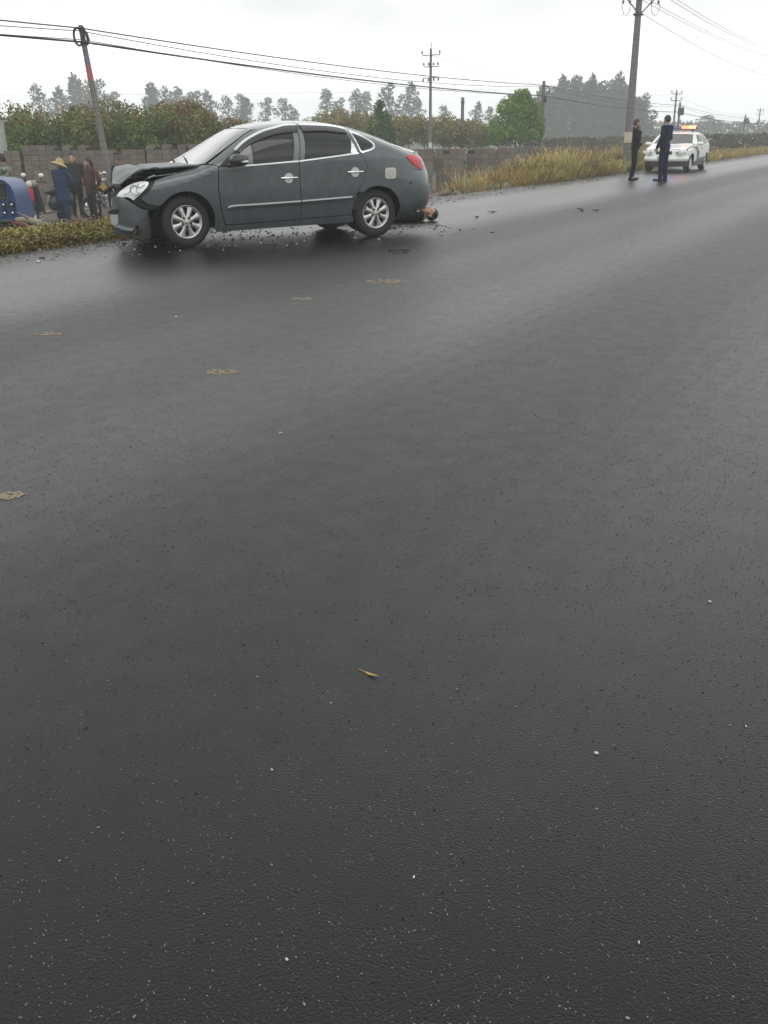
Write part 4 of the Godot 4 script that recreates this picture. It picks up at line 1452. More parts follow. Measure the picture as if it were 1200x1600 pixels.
func make_yard() -> void:
	M.core = mat(.03, .029, .027, .95)
	var mats := []
	for e in [[.225, .195, .16], [.20, .175, .148], [.24, .212, .175], [.215, .18, .148], [.185, .165, .145]]:
		mats.append(speckle(mat(e[0], e[1], e[2], .95, 0, .25), 256, .05, .6, 1.0, 1.3, 91 + mats.size(), .6))
	var small := Vector3(.25, .145, .40)
	var ks := brick_meshes(small)
	# the long wall of stacks behind the onlookers
	var near := ["behind the pale post", "left of the scooter", "behind the scooter", "behind the man in the dark jacket", "behind the woman in brown", "beside the leaning pole", "behind the man in the cap", "beyond the crumpled bonnet", "beyond the windscreen"]
	for k in 9:
		brick_stack("grey brick stack of the long wall, %s" % near[k], "brick stacks of the long wall behind the onlookers", Vector3(-13.4 + k * 1.32, -.80, -32.6 - rnd(0, .25)), rnd(-.03, .03), 5, 13 if k % 3 != 1 else 12, 1, small, ks, mats, .35)
	# bigger blocks right of the car
	var big := Vector3(.275, .20, .30)
	var kb := brick_meshes(big)
	var nb := ["nearest the sedan's boot", "second from the sedan's boot", "behind the stones at the road edge", "behind the left end of the tall grass", "behind the tall grass", "behind the right end of the tall grass"]
	for k in 6:
		brick_stack("grey block stack %s" % nb[k], "block stacks between the sedan and the officers", Vector3(1.45 + k * 1.27, -.79, -39.6 - k * .55), -.08 + rnd(-.03, .03), 4, 8 if k != 2 else 8, 2, big, kb, mats, .2)
	for k in 5:
		brick_stack("low far block stack between tall grass and officers, %s" % ["beside the green tree's trunk", "second in line", "third in line", "fourth in line", "next to the officers"][k], "far block stacks left of the officers", Vector3(10.2 + k * 1.0, -.78, -60.5 - k * 1.1), -.15, 4, 6, 1, Vector3(.24, .185, .3), kb, mats, .3)
	# stones at the foot of the bank
	for k in 18:
		var mb := MB.new()
		var s := rnd(.07, .19)
		mb.ell(Vector3(0, s * .35, 0), Vector3(s * rnd(.8, 1.3), s * rnd(.5, .8), s), Basis(dir3(), rnd(0, 3)), 5, 7, .8)
		for i in mb.v.size():
			var p: Vector3 = mb.v[i]
			mb.v[i] = p * (1.0 + .12 * sin(p.x * 40.0 + p.z * 31.0))
		var a := 22.4 + k * .28 + rnd(0, .2)
		var p := road(a, lerpf(10.1, 10.25, (a - 22.0) / 5.0) + rnd(-.1, .8))
		p.y = ground_height(p) - .01
		var o := part("stone", mb, mats[rng.randi() % 3])
		o.position = p
		tag(o, "%s rubble stone at the road edge, %s counted from the sedan's boot" % ["large pale" if s > .13 else "small rough", nth(k)], "stone", "stones in the rubble right of the sedan")
	# a pale concrete post at the left edge
	var post := MB.new()
	post.box(Vector3(0, 1.36, 0), Vector3(.40, 2.72, .4), Basis(), .03)
	var po := thing("concrete_post", "pale concrete post above the brick wall at the far left", "post", Vector3(-13.35, -.78, -36))
	part("shaft", post, speckle(mat(.42, .43, .40, .9), 256, .03, .7, 1.0, .8, 99), po)
	post = MB.new()
	post.box(Vector3(0, 2.74, 0), Vector3(.46, .06, .46), Basis(), .015)
	part("cap_stone", post, mats[2], po)

func wire(label: String, a: Vector3, b: Vector3, sag: float, r: float, m: Material, group := "") -> void:
	var pts := []
	for i in 25:
		var t := i / 24.0
		pts.append(a.lerp(b, t) - Vector3.UP * sag * 4.0 * t * (1.0 - t))
	var mb := MB.new()
	mb.tube(pts, r, 5)
	tag(part("overhead_cable", mb, m), label, "cable", group)

func pole_mesh(h: float, r0: float, r1: float) -> MB:
	var mb := MB.new()
	var pr := []
	for i in 9:
		pr.append(Vector2(lerpf(r0, r1, i / 8.0), lerpf(-.3, h, i / 8.0)))
	pr.append(Vector2(.001, h + .004))
	mb.lathe(pr, 14)
	return mb

func insulator(parent: Node, at: Vector3, s := 1.0, down := false) -> void:
	var mb := MB.new()
	var k := -1.0 if down else 1.0
	mb.lathe([Vector2(.012, 0), Vector2(.012, .05 * s * k), Vector2(.05 * s, .06 * s * k), Vector2(.035 * s, .10 * s * k), Vector2(.05 * s, .11 * s * k), Vector2(.03 * s, .17 * s * k), Vector2(.001, .18 * s * k)], 8, Transform3D(Basis(), at))
	part("insulator", mb, M.ceramic, parent)

func make_poles() -> void:
	M.concrete = speckle(mat(.20, .19, .175, .92), 256, .03, .55, 1.0, 1.0, 101, .5)
	M.iron = mat(.07, .07, .07, .6, .3)
	M.cable = mat(.022, .022, .024, .6)
	M.thin_wire = mat(.30, .30, .30, .5, .3)
	M.ceramic = mat(.10, .085, .08, .3)
	# leaning telephone pole beside the onlookers
	var A := Vector3(-7.62, -.78, -28.86)
	var top_a := Vector3(-8.07, 4.13, -28.9)
	var pa := thing("leaning_pole", "leaning concrete telephone pole with coiled cable and red paper band", "utility pole", A)
	var lean := Vector3.UP.cross((top_a - A).normalized())
	pa.basis = Basis(lean.normalized(), lean.length())
	part("shaft", pole_mesh(4.93, .108, .068), M.concrete, pa)
	var mb := MB.new()
	mb.lathe([Vector2(.080, 3.58), Vector2(.0815, 3.60), Vector2(.0785, 3.92), Vector2(.076, 3.94)], 16)
	var red := mat(.36, .10, .11, .85)
	red.albedo_texture = noise_tex(256, .03, FastNoiseLite.TYPE_SIMPLEX, 105, [[.3, 1, 1, 1], [.6, .9, .8, .8], [.66, 2.0, 5.5, 4.5]], 4)
	red.uv1_scale = Vector3(.3, .4, 1)
	part("red_paper_band", mb, red, pa)
	mb = MB.new()
	mb.lathe([Vector2(.078, 3.97), Vector2(.079, 3.98), Vector2(.077, 4.12), Vector2(.074, 4.13)], 16)
	part("blue_notice", mb, mat(.13, .15, .22, .8), pa)
	mb = MB.new()
	for k in 5:
		var pts := []
		for i in 25:
			var w := TAU * i / 24.0
			pts.append(Vector3(-.09 + (.10 + .008 * k) * cos(w), 4.65 + (.18 + .008 * k) * sin(w) * 1.1, .08 + .010 * k))
		mb.tube(pts, .011, 5, false)
	part("cable_coil", mb, M.cable, pa)
	mb = MB.new()
	mb.tube([Vector3(.06, 4.85, .06), Vector3(.13, 4.70, .05), Vector3(.15, 4.55, .05), Vector3(.10, 4.42, .06)], [.025, .045, .045, .025], 8)
	part("splice_sleeve", mb, M.cable, pa)
	mb = MB.new()
	for y in [4.50, 4.86]:
		mb.lathe([Vector2(.085, y - .03), Vector2(.10, y - .02), Vector2(.10, y + .02), Vector2(.08, y + .03)], 12)
	part("clamp", mb, M.iron, pa)
	# the row continues along the road: three more, each smaller with distance
	var d := ROAD_DIR * 36.2
	var E := Vector3(9.46, -.75, -60.7)
	var F := Vector3(26.6, -.75, -92.5)
	var G := Vector3(43.7, -.75, -124.2)
	var before := Vector3(-25.2, -.6, 2.9)
	var lab := ["slim telephone pole right behind the round green tree", "hazy telephone pole with a dark box above the police car", "hazy telephone pole with a dark box right of the police car"]
	var tops := [4.93, 4.6, 4.1]
	var at := [E, F, G]
	for k in 3:
		var p := thing("telephone_pole", lab[k], "utility pole", at[k], 0, "telephone poles along the verge")
		part("shaft", pole_mesh(tops[k], .125, .09), M.concrete, p)
		mb = MB.new()
		mb.box(Vector3(.10, tops[k] - (1.0 if k == 0 else .75), .1), Vector3(.16, .34, .2) if k == 0 else Vector3(.46, .62, .4), Basis(), .04)
		part("junction_box", mb, M.cable, p)
		mb = MB.new()
		mb.tube([Vector3(0, tops[k] - .25, .1), Vector3(.32, tops[k] - .33, .1), Vector3(.36, tops[k] - .55, .1), Vector3(.12, tops[k] - .75, .1)], .022, 5)
		part("cable_loop", mb, M.cable, p)
	var hi := [Vector3(-25.2, 4.35, 2.9), Vector3(-8.04, 4.05, -28.8), Vector3(9.46, 3.95, -60.6), Vector3(26.6, 3.62, -92.4), Vector3(43.7, 3.0, -124.1), Vector3(62, 3.0, -158)]
	var lo := [Vector3(-25.2, 4.0, 2.9), Vector3(-8.0, 3.71, -28.8), Vector3(9.46, 3.38, -60.6), Vector3(26.6, 3.05, -92.4), Vector3(43.7, 2.5, -124.1), Vector3(62, 2.5, -158)]
	var span := ["from the leaning pole to the left frame edge", "from the leaning pole to the slim pole", "from the slim pole to the police car", "beyond the police car", "into the right-hand haze"]
	for k in 5:
		wire("upper black cable " + span[k], hi[k], hi[k + 1], .22, .017, M.cable, "telephone cables along the row")
		wire("thin wire under the upper cable " + span[k], hi[k] - Vector3(0, .07, .1), hi[k + 1] - Vector3(0, .06, .1), .42, .011, M.cable, "telephone cables along the row")
		wire("lower thick cable " + span[k], lo[k], lo[k + 1], .20, .026, M.cable, "telephone cables along the row")
		if k < 2:
			wire("loose thin wire beside the lower cable " + span[k], lo[k] + Vector3(0, .05, .1), lo[k + 1] + Vector3(0, .05, .1), .34, .010, M.cable, "telephone cables along the row")
	# power pole at the road edge, its cross-arm at the top of the picture
	var B := Vector3(9.62, -.25, -40.0)
	var pb := thing("power_pole", "thick concrete power pole with cross-arm behind the officers", "utility pole", B, -ROAD_YAW + PI / 2)
	part("shaft", pole_mesh(6.75, .175, .105), M.concrete, pb)
	mb = MB.new()
	mb.lathe([Vector2(.168, 1.22), Vector2(.1695, 1.23), Vector2(.165, 1.60), Vector2(.163, 1.61)], 18)
	part("pale_band", mb, mat(.50, .43, .30, .9), pb)
	pb.rotation.y = 0.15
	mb = MB.new()
	mb.box(Vector3(0, 6.20, .13), Vector3(1.5, .09, .07), Basis(), .01)
	part("cross_arm", mb, M.iron, pb)
	mb = MB.new()
	for s in [-1, 1]:
		mb.tube([Vector3(s * .08, 5.72, .13), Vector3(s * .52, 6.16, .13)], .022, 6)
	part("arm_brace", mb, M.iron, pb)
	mb = MB.new()
	mb.lathe([Vector2(.12, 5.62), Vector2(.15, 5.63), Vector2(.15, 5.72), Vector2(.12, 5.73)], 14)
	mb.box(Vector3(0, 5.67, 0), Vector3(.42, .05, .05), Basis(), .01)
	part("collar", mb, M.iron, pb)
	for x in [-.68, -.42, .42, .68]:
		insulator(pb, Vector3(x, 6.25, .13), 1.2)
		insulator(pb, Vector3(x, 6.16, .16), .9, true)
	for s in [-1, 1]:
		mb = MB.new()
		mb.tube([Vector3(s * .70, 6.15, .15), Vector3(s * .74, 5.90, .2), Vector3(s * .66, 5.66, .22), Vector3(s * .55, 5.60, .22), Vector3(s * .44, 5.74, .2), Vector3(s * .40, 6.0, .17), Vector3(s * .42, 6.15, .15)], .013, 5)
		part("jumper_loop", mb, M.thin_wire, pb)
	var nx := Vector3(41.0, 7.2, -95.0)
	for k in 4:
		var o: float = [-.68, -.42, .42, .68][k]
		wire("pale power line running off the cross-arm, %s" % ["outermost on the left of the pole", "inner left", "inner right", "outermost on the right of the pole"][k], B + Vector3(o, 6.55, 0), nx + Vector3(o, 0, 0), .95, .011, M.thin_wire, "power lines from the cross-arm")
	wire("pale stay wire from the power pole's collar", B + Vector3(.15, 5.7, 0), nx + Vector3(.2, -1.3, 0), 1.15, .011, M.thin_wire, "power lines from the cross-arm")
	# tall thin pole with three arms behind the saplings
	var C := Vector3(2.87, -.8, -60)
	var pc := thing("three_arm_pole", "tall slim pole with three small cross-arms behind the brick stacks", "utility pole", C)
	part("shaft", pole_mesh(6.65, .11, .065), M.concrete, pc)
	mb = MB.new()
	mb.tube([Vector3(0, 6.6, 0), Vector3(.02, 6.95, 0)], .02, 5)
	part("spike", mb, M.iron, pc)
	var arms := [[6.32, .52, .04], [5.72, .42, .02], [5.15, .46, .05]]
	for a in arms:
		mb = MB.new()
		mb.box(Vector3(.02, a[0], .1), Vector3(a[1] * 2.0, .045, .05), Basis(Vector3(0, 0, 1), a[2]), .006)
		part("cross_arm", mb, M.iron, pc)
		for s in [-1.0, -.3, .4, 1.0] if a[0] < 6 else [-1.0, 1.0]:
			insulator(pc, Vector3(s * a[1] * .95, a[0] + a[2] * s * .5 + .02, .1), 1.15, a[0] < 5.5)
	mb = MB.new()
	mb.box(Vector3(0, 1.55, .12), Vector3(.2, .3, .02), Basis(), .004)
	part("small_notice", mb, mat(.6, .6, .58, .7), pc)
	var pd := thing("short_pole", "short plain concrete pole among the saplings", "utility pole", Vector3(5.2, -.8, -66))
	part("shaft", pole_mesh(4.32, .135, .10), M.concrete, pd)
	mb = MB.new()
	mb.lathe([Vector2(.11, 4.0), Vector2(.13, 4.01), Vector2(.13, 4.07), Vector2(.1, 4.08)], 10)
	part("clamp", mb, M.iron, pd)
	# hazy power poles far off
	for e in [[31.15, -110.0, 6.3, "far power pole with two cross-arms fading behind the officers"], [62.1, -170.0, 5.8, "far power pole with cross-arms fading at the right edge"], [66.5, -176.0, 5.0, "faintest far power pole at the right edge"]]:
		var p := thing("far_power_pole", e[3], "utility pole", Vector3(e[0], -.8, e[1]))
		part("shaft", pole_mesh(e[2], .14, .09), M.concrete, p)
		for y in [e[2] - .35, e[2] - 1.0]:
			mb = MB.new()
			mb.box(Vector3(0, y, .1), Vector3(1.5, .08, .08), Basis(Vector3.UP, .5), .01)
			part("cross_arm", mb, M.iron, p)
			for s in [-1, 1]:
				insulator(p, Vector3(s * .62, y + .04, .1 - s * .33), 1.6)
	wire("faint far wire level above the left nursery trees", Vector3(-75, 7.0, -140), Vector3(20, 7.0, -140), .3, .016, M.thin_wire, "faint far wires")
	wire("faint far wire from the three-armed pole towards the officers", Vector3(2.9, 5.5, -60), Vector3(31.1, 5.2, -110), 1.0, .010, M.thin_wire, "faint far wires")
	wire("faint far wire between the two far power poles", Vector3(31.1, 5.1, -110), Vector3(62.1, 4.6, -170), 1.1, .012, M.thin_wire, "faint far wires")


# ---------------------------------------------------------------- people
class Field:
	# a distance field on a grid, filled bone by bone and meshed as surface nets
	var o: Vector3
	var cell: float
	var nx: int
	var ny: int
	var nz: int
	var d := PackedFloat32Array()

	func _init(lo: Vector3, hi: Vector3, c: float) -> void:
		o = lo
		cell = c
		nx = int(ceil((hi.x - lo.x) / c)) + 1
		ny = int(ceil((hi.y - lo.y) / c)) + 1
		nz = int(ceil((hi.z - lo.z) / c)) + 1
		d.resize(nx * ny * nz)
		d.fill(1.0)

	func bone(a: Vector3, b: Vector3, ra: float, rb: float, k := .02, sq := Vector3.ONE, carve := false) -> void:
		# a tapered capsule, flattened by sq about its own axis, joined with a smooth minimum
		var r := maxf(ra, rb) + k + cell * 2.0
		var pad := Vector3(r, r, r)
		var lo := ((a.min(b) - pad - o) / cell).floor()
		var hi := ((a.max(b) + pad - o) / cell).ceil()
		var ms := minf(sq.x, minf(sq.y, sq.z))
		var ab := (b - a) / sq
		var len2 := maxf(1e-9, ab.dot(ab))
		for z in range(maxi(0, int(lo.z)), mini(nz - 1, int(hi.z)) + 1):
			for y in range(maxi(0, int(lo.y)), mini(ny - 1, int(hi.y)) + 1):
				var i := (z * ny + y) * nx
				for x in range(maxi(0, int(lo.x)), mini(nx - 1, int(hi.x)) + 1):
					var p := (o + Vector3(x, y, z) * cell - a) / sq
					var t := clampf(p.dot(ab) / len2, 0.0, 1.0)
					var e := (p - ab * t).length() * ms - lerpf(ra, rb, t) * ms
					var was := d[i + x]
					if carve:
						d[i + x] = maxf(was, -e)
						continue
					var h := clampf(.5 + .5 * (was - e) / k, 0.0, 1.0)
					d[i + x] = lerpf(was, e, h) - k * h * (1.0 - h)

	func mesh(mb: MB, xf := Transform3D()) -> void:
		var ids := PackedInt32Array()
		ids.resize(d.size())
		ids.fill(-1)
		var step := [0, 1, nx, nx + 1, nx * ny, nx * ny + 1, nx * ny + nx, nx * ny + nx + 1]
		var E := [0, 1, 2, 3, 4, 5, 6, 7, 0, 2, 1, 3, 4, 6, 5, 7, 0, 4, 1, 5, 2, 6, 3, 7]
		var live := []
		for z in nz - 1:
			for y in ny - 1:
				for x in nx - 1:
					var i := (z * ny + y) * nx + x
					if absf(d[i]) > cell * 2.0:
						continue
					var neg := 0
					var w := []
					for k in 8:
						var q := d[i + step[k]]
						w.append(q)
						if q < 0.0:
							neg += 1
					if neg == 0 or neg == 8:
						continue
					var s := Vector3.ZERO
					var n := 0
					for k in range(0, 24, 2):
						var p: int = E[k]
						var q: int = E[k + 1]
						if (w[p] < 0.0) != (w[q] < 0.0):
							var t: float = w[p] / (w[p] - w[q])
							var pa := Vector3(p & 1, (p >> 1) & 1, p >> 2)
							var pb := Vector3(q & 1, (q >> 1) & 1, q >> 2)
							s += pa.lerp(pb, t)
							n += 1
					var g := Vector3(w[1] + w[3] + w[5] + w[7] - w[0] - w[2] - w[4] - w[6], w[2] + w[3] + w[6] + w[7] - w[0] - w[1] - w[4] - w[5], w[4] + w[5] + w[6] + w[7] - w[0] - w[1] - w[2] - w[3])
					var at := o + (Vector3(x, y, z) + s / n) * cell
					ids[i] = mb.vert(xf * at, (xf.basis * g).normalized())
					live.append(i)
		for i in live:
			for ax in 3:
				var e: int = [1, nx, nx * ny][ax]
				if (d[i] < 0.0) == (d[i + e] < 0.0):
					continue
				var u: int = [nx, nx * ny, 1][ax]
				var v: int = [nx * ny, 1, nx][ax]
				if i - u - v < 0:
					continue
				var a := ids[i]
				var b := ids[i - u]
				var c := ids[i - u - v]
				var f := ids[i - v]
				if a < 0 or b < 0 or c < 0 or f < 0:
					continue
				mb.tri(a, b, c)
				mb.tri(a, c, f)


func append(mb: MB, src: MB, xf: Transform3D) -> void:
	var b := mb.v.size()
	for i in src.v.size():
		mb.vert(xf * src.v[i], (xf.basis * src.n[i]).normalized())
	for i in range(0, src.ix.size(), 3):
		mb.tri(b + src.ix[i], b + src.ix[i + 1], b + src.ix[i + 2])

var hands := {}

func hand(side: int) -> MB:
	# hangs along -y from the wrist, palm towards the thigh, relaxed curl; thumb leaves the side of the palm
	if hands.has(side):
		return hands[side]
	var f := Field.new(Vector3(-.075, -.215, -.06), Vector3(.075, .03, .075), .006)
	f.bone(Vector3(0, .02, 0), Vector3(0, -.02, 0), .023, .024, .012)
	for k in 4:
		var x := -.030 + .020 * k
		f.bone(Vector3(x * .5, -.02, 0), Vector3(x, -.09, .004), .017, .0125, .012)
		var l: float = [.060, .074, .078, .066][k]
		var p0 := Vector3(x, -.09, .004)
		var p1 := p0 + Vector3(x * .08, -l * .48, .008)
		var p2 := p1 + Vector3(0, -l * .30, .016)
		var p3 := p2 + Vector3(0, -l * .16, .018)
		f.bone(p0, p1, .0098, .0092, .004)
		f.bone(p1, p2, .0092, .0085, .004)
		f.bone(p2, p3, .0085, .0074, .004)
	f.bone(Vector3(.018, -.025, .008), Vector3(.044, -.062, .022), .014, .0105, .008)
	f.bone(Vector3(.044, -.062, .022), Vector3(.050, -.096, .034), .0102, .0082, .004)
	var raw := MB.new()
	f.mesh(raw)
	var mb := MB.new()
	append(mb, raw, Transform3D(Basis.from_scale(Vector3(1 if side < 0 else -1, 1, 1)), Vector3.ZERO))
	hands[side] = mb
	return mb

func person(label: String, at: Vector3, yaw: float, s: Dictionary, group := "") -> Node3D:
	var root := thing("person", label, "person", at, yaw, group)
	var J := {"hipL": Vector3(.09, .91, 0), "kneeL": Vector3(.10, .50, .02), "ankL": Vector3(.105, .085, -.02), "toeL": Vector3(.13, .035, .15),
		"hipR": Vector3(-.09, .91, 0), "kneeR": Vector3(-.10, .50, .02), "ankR": Vector3(-.105, .085, -.02), "toeR": Vector3(-.13, .035, .15),
		"shL": Vector3(.185, 1.40, -.015), "elL": Vector3(.245, 1.12, -.04), "wrL": Vector3(.25, .875, .03),
		"shR": Vector3(-.185, 1.40, -.015), "elR": Vector3(-.245, 1.12, -.04), "wrR": Vector3(-.25, .875, .03)}
	for k in s.get("pose", {}):
		J[k] = s.pose[k]
	var wide: float = s.get("wide", 1.0)
	for k in J:
		if k.begins_with("sh") or k.begins_with("el") or (k.begins_with("wr") and not s.get("pose", {}).has(k)):
			J[k].x *= lerpf(1.0, wide, .8)
	var hem: float = s.get("hem", .86)
	var head_at: Vector3 = Vector3(0, 1.575, .015) + s.get("head_shift", Vector3.ZERO)
	var head_xf := Transform3D(Basis(Vector3.UP, s.get("turn", 0.0)) * Basis(Vector3.RIGHT, s.get("nod", 0.0)), head_at)
	# the body, in one mesh: figure, head and both hands
	var body := MB.new()
	var f := Field.new(Vector3(-.48, -.01, -.34), Vector3(.48, 1.56, .44), .03)
	f.bone(Vector3(0, .93, 0), Vector3(0, 1.32, 0), .115 * wide, .125 * wide, .05, Vector3(1, 1, .75))
	f.bone(J.shL, J.shR, .045, .045, .04)
	f.bone(Vector3(0, 1.36, -.015), Vector3(0, 1.50, -.01), .052, .05, .03)
	for q in ["L", "R"]:
		f.bone(J["hip" + q], J["knee" + q], .075, .05, .04)
		f.bone(J["knee" + q], J["ank" + q], .05, .038, .02)
		f.bone(J["ank" + q], J["toe" + q], .036, .028, .02)
		f.bone(J["sh" + q], J["el" + q], .045, .036, .03)
		f.bone(J["el" + q], J["wr" + q], .036, .028, .02)
	f.mesh(body)
	f = Field.new(Vector3(-.115, -.19, -.135), Vector3(.115, .145, .13), .0075)
	f.bone(Vector3(0, .035, -.018), Vector3(0, .030, -.012), .094, .092, .02, Vector3(.86, 1.06, 1.0))
	f.bone(Vector3(0, -.02, .035), Vector3(0, -.075, .048), .054, .036, .035, Vector3(1, 1, .9))
	f.bone(Vector3(-.03, -.03, .045), Vector3(.03, -.03, .045), .035, .035, .03)
	f.bone(Vector3(0, .012, .078), Vector3(0, -.026, .100), .010, .0145, .012)
	f.bone(Vector3(-.03, .032, .066), Vector3(.03, .032, .066), .018, .018, .02)
	f.bone(Vector3(0, -.088, .058), Vector3(0, -.094, .056), .022, .02, .02)
	f.bone(Vector3(0, -.06, -.025), Vector3(0, -.185, -.03), .052, .056, .03)
	for e in [-1.0, 1.0]:
		f.bone(Vector3(e * .083, .018, -.012), Vector3(e * .080, -.022, -.008), .021, .014, .008, Vector3(.5, 1, 1))
		f.bone(Vector3(e * .033, .008, .108), Vector3(e * .033, .008, .108), .022, .022, .01, Vector3.ONE, true)
	f.bone(Vector3(-.02, -.052, .086), Vector3(.02, -.052, .086), .008, .008, .006)
	f.mesh(body, head_xf)
	for q in ["L", "R"]:
		var fore: Vector3 = (J["wr" + q] - J["el" + q]).normalized()
		var side := 1 if q == "L" else -1
		var palm: Vector3 = s.get("palm" + q, Vector3(-side, 0, .3))
		var zb := (palm - fore * palm.dot(fore)).normalized()
		var b := Basis((-fore).cross(zb).normalized(), -fore, zb)
		append(body, hand(side), Transform3D(b, J["wr" + q]))
	part("body", body, s.get("skin", M.skin), root)
	# eyes and mouth
	var mb := MB.new()
	for e in [-1.0, 1.0]:
		if s.get("eyes_shut", false):
			mb.ell(head_xf * Vector3(e * .033, .004, .084), Vector3(.013, .0025, .006), head_xf.basis, 4, 8)
		else:
			mb.ell(head_xf * Vector3(e * .033, .008, .080), Vector3(.011, .0075, .010), head_xf.basis, 5, 8)
		mb.ell(head_xf * Vector3(e * .034, .034, .083), Vector3(.017, .004, .006), head_xf.basis, 4, 8)
	tag(part("eyes", mb, M.dark_hair, root), "", "", "", "")
	mb = MB.new()
	mb.ell(head_xf * Vector3(0, -.052, .092), Vector3(.021, .005, .005), head_xf.basis, 4, 8)
	part("mouth", mb, M.lip, root)
	# hair
	var big: float = s.get("hair_size", 1.0)
	var low: float = s.get("hair_low", 0.0)
	mb = MB.new()
	var hair := func(u: float, v: float) -> Vector3:
		var a := TAU * u
		var fr := (1.0 + cos(a)) * .5
		var lo := lerpf(-.75 - low, .62 - s.get("fringe", 0.0), pow(fr, 1.6))
		if fr > .30 and fr < .55:
			lo = minf(lo, -.15)
		var e := lerpf(lo, PI / 2, v)
		var r := big * (1.0 + .02 * sin(a * 9.0 + e * 5.0) + .015 * sin(a * 23.0))
		return head_xf * (Vector3(0, .036, -.018) + Vector3(sin(a) * cos(e) * .086, sin(e) * .107, cos(a) * cos(e) * .101) * r)
	mb.grid(36, 12, hair, head_xf * Vector3(0, .03, -.018))
	if s.get("bun", false):
		mb.ell(head_xf * Vector3(0, -.03, -.115), Vector3(.055, .075, .045), head_xf.basis, 8, 12)
	part("hair", mb, s.get("hair", M.dark_hair), root)
	# clothes
	mb = MB.new()
	f = Field.new(Vector3(-.44, minf(hem - .1, .4), -.32), Vector3(.44, 1.56, .46), .019)
	var belly: float = s.get("belly", 0.0)
	f.bone(Vector3(0, hem + .06, 0), Vector3(0, 1.12, .01), (.150 + s.get("flare", 0.0)) * wide, (.148 + belly) * wide, .05, Vector3(1, 1, .74))
	f.bone(Vector3(0, 1.12, .01), Vector3(0, 1.33, 0), (.148 + belly) * wide, .152 * wide, .05, Vector3(1, 1, .70))
	f.bone(J.shL, J.shR, .062, .062, .05)
	f.bone(Vector3(0, 1.40, -.02), Vector3(0, 1.465, -.012), .078, .068, .03)
	for q in ["L", "R"]:
		f.bone(J["sh" + q], J["el" + q], .064, .055, .03)
		f.bone(J["el" + q], J["wr" + q], .054, .043, .02)
	# creases
	for e in [[.12, 1.0, .1], [-.1, 1.05, .12], [.05, .93, .12], [-.06, 1.18, .11]]:
		f.bone(Vector3(e[0] - .09, e[1] - .05, e[2]), Vector3(e[0] + .06, e[1] + .05, e[2] + .01), .016, .010, .02)
	f.mesh(mb)
	var jacket := part("jacket", mb, s.jacket, root)
	if s.has("trim"):
		mb = MB.new()
		mb.lathe([Vector2(.068, 1.455), Vector2(.082, 1.46), Vector2(.075, 1.50), Vector2(.066, 1.505)], 18, Transform3D(Basis(), Vector3(0, 0, -.012)))
		part("collar", mb, s.trim, jacket)
	if s.get("uniform", false):
		mb = MB.new()
		for e in [-1.0, 1.0]:
			mb.box(Vector3(e * .15, 1.468, -.012), Vector3(.11, .012, .05), Basis(Vector3(0, 0, 1), -e * .22), .003)
		part("epaulette", mb, M.silver, jacket)
		mb = MB.new()
		mb.lathe([Vector2(.142, .985), Vector2(.150, .99), Vector2(.150, 1.03), Vector2(.142, 1.035)], 24, Transform3D(Basis.from_scale(Vector3(1.0 * wide, 1, .80)), Vector3(0, 0, .008)))
		part("belt", mb, M.black, jacket)
	mb = MB.new()
	f = Field.new(Vector3(-.34, .02, -.30), Vector3(.34, 1.10, .36), .019)
	f.bone(Vector3(-.05, .93, 0), Vector3(.05, .93, 0), .125 * wide, .125 * wide, .04, Vector3(1, 1, .8))
	var loose: float = s.get("loose", 1.0)
	for q in ["L", "R"]:
		f.bone(J["hip" + q], J["knee" + q], .093 * wide, .070 * loose, .04)
		f.bone(J["knee" + q], J["ank" + q] + Vector3(0, .01, 0), .068 * loose, .058 * loose, .02)
	f.mesh(mb)
	part("trousers", mb, s.trousers, root)
	for q in ["L", "R"]:
		mb = MB.new()
		f = Field.new(Vector3.ONE * -.22 + J["ank" + q], Vector3.ONE * .24 + J["ank" + q], .016)
		var heel: Vector3 = J["ank" + q] + (J["ank" + q] - J["toe" + q]) * Vector3(.25, 0, .25) - Vector3(0, .045, 0)
		f.bone(J["ank" + q] - Vector3(0, .01, 0), heel, .047, .040, .02)
		f.bone(heel, J["toe" + q] + Vector3(0, .008, 0), .040, .036, .02)
		f.mesh(mb)
		part("shoe", mb, s.get("shoe", M.black), root)
	root.scale = Vector3.ONE * s.get("h", 1.0)
	return root

func cloth(r: float, g: float, b: float, seed_: int) -> StandardMaterial3D:
	var m := speckle(mat(r, g, b, .9, 0, .2), 256, .02, .68, 1.0, 2.2, seed_, 1.2)
	m.rim_enabled = true
	m.rim = .25
	return m

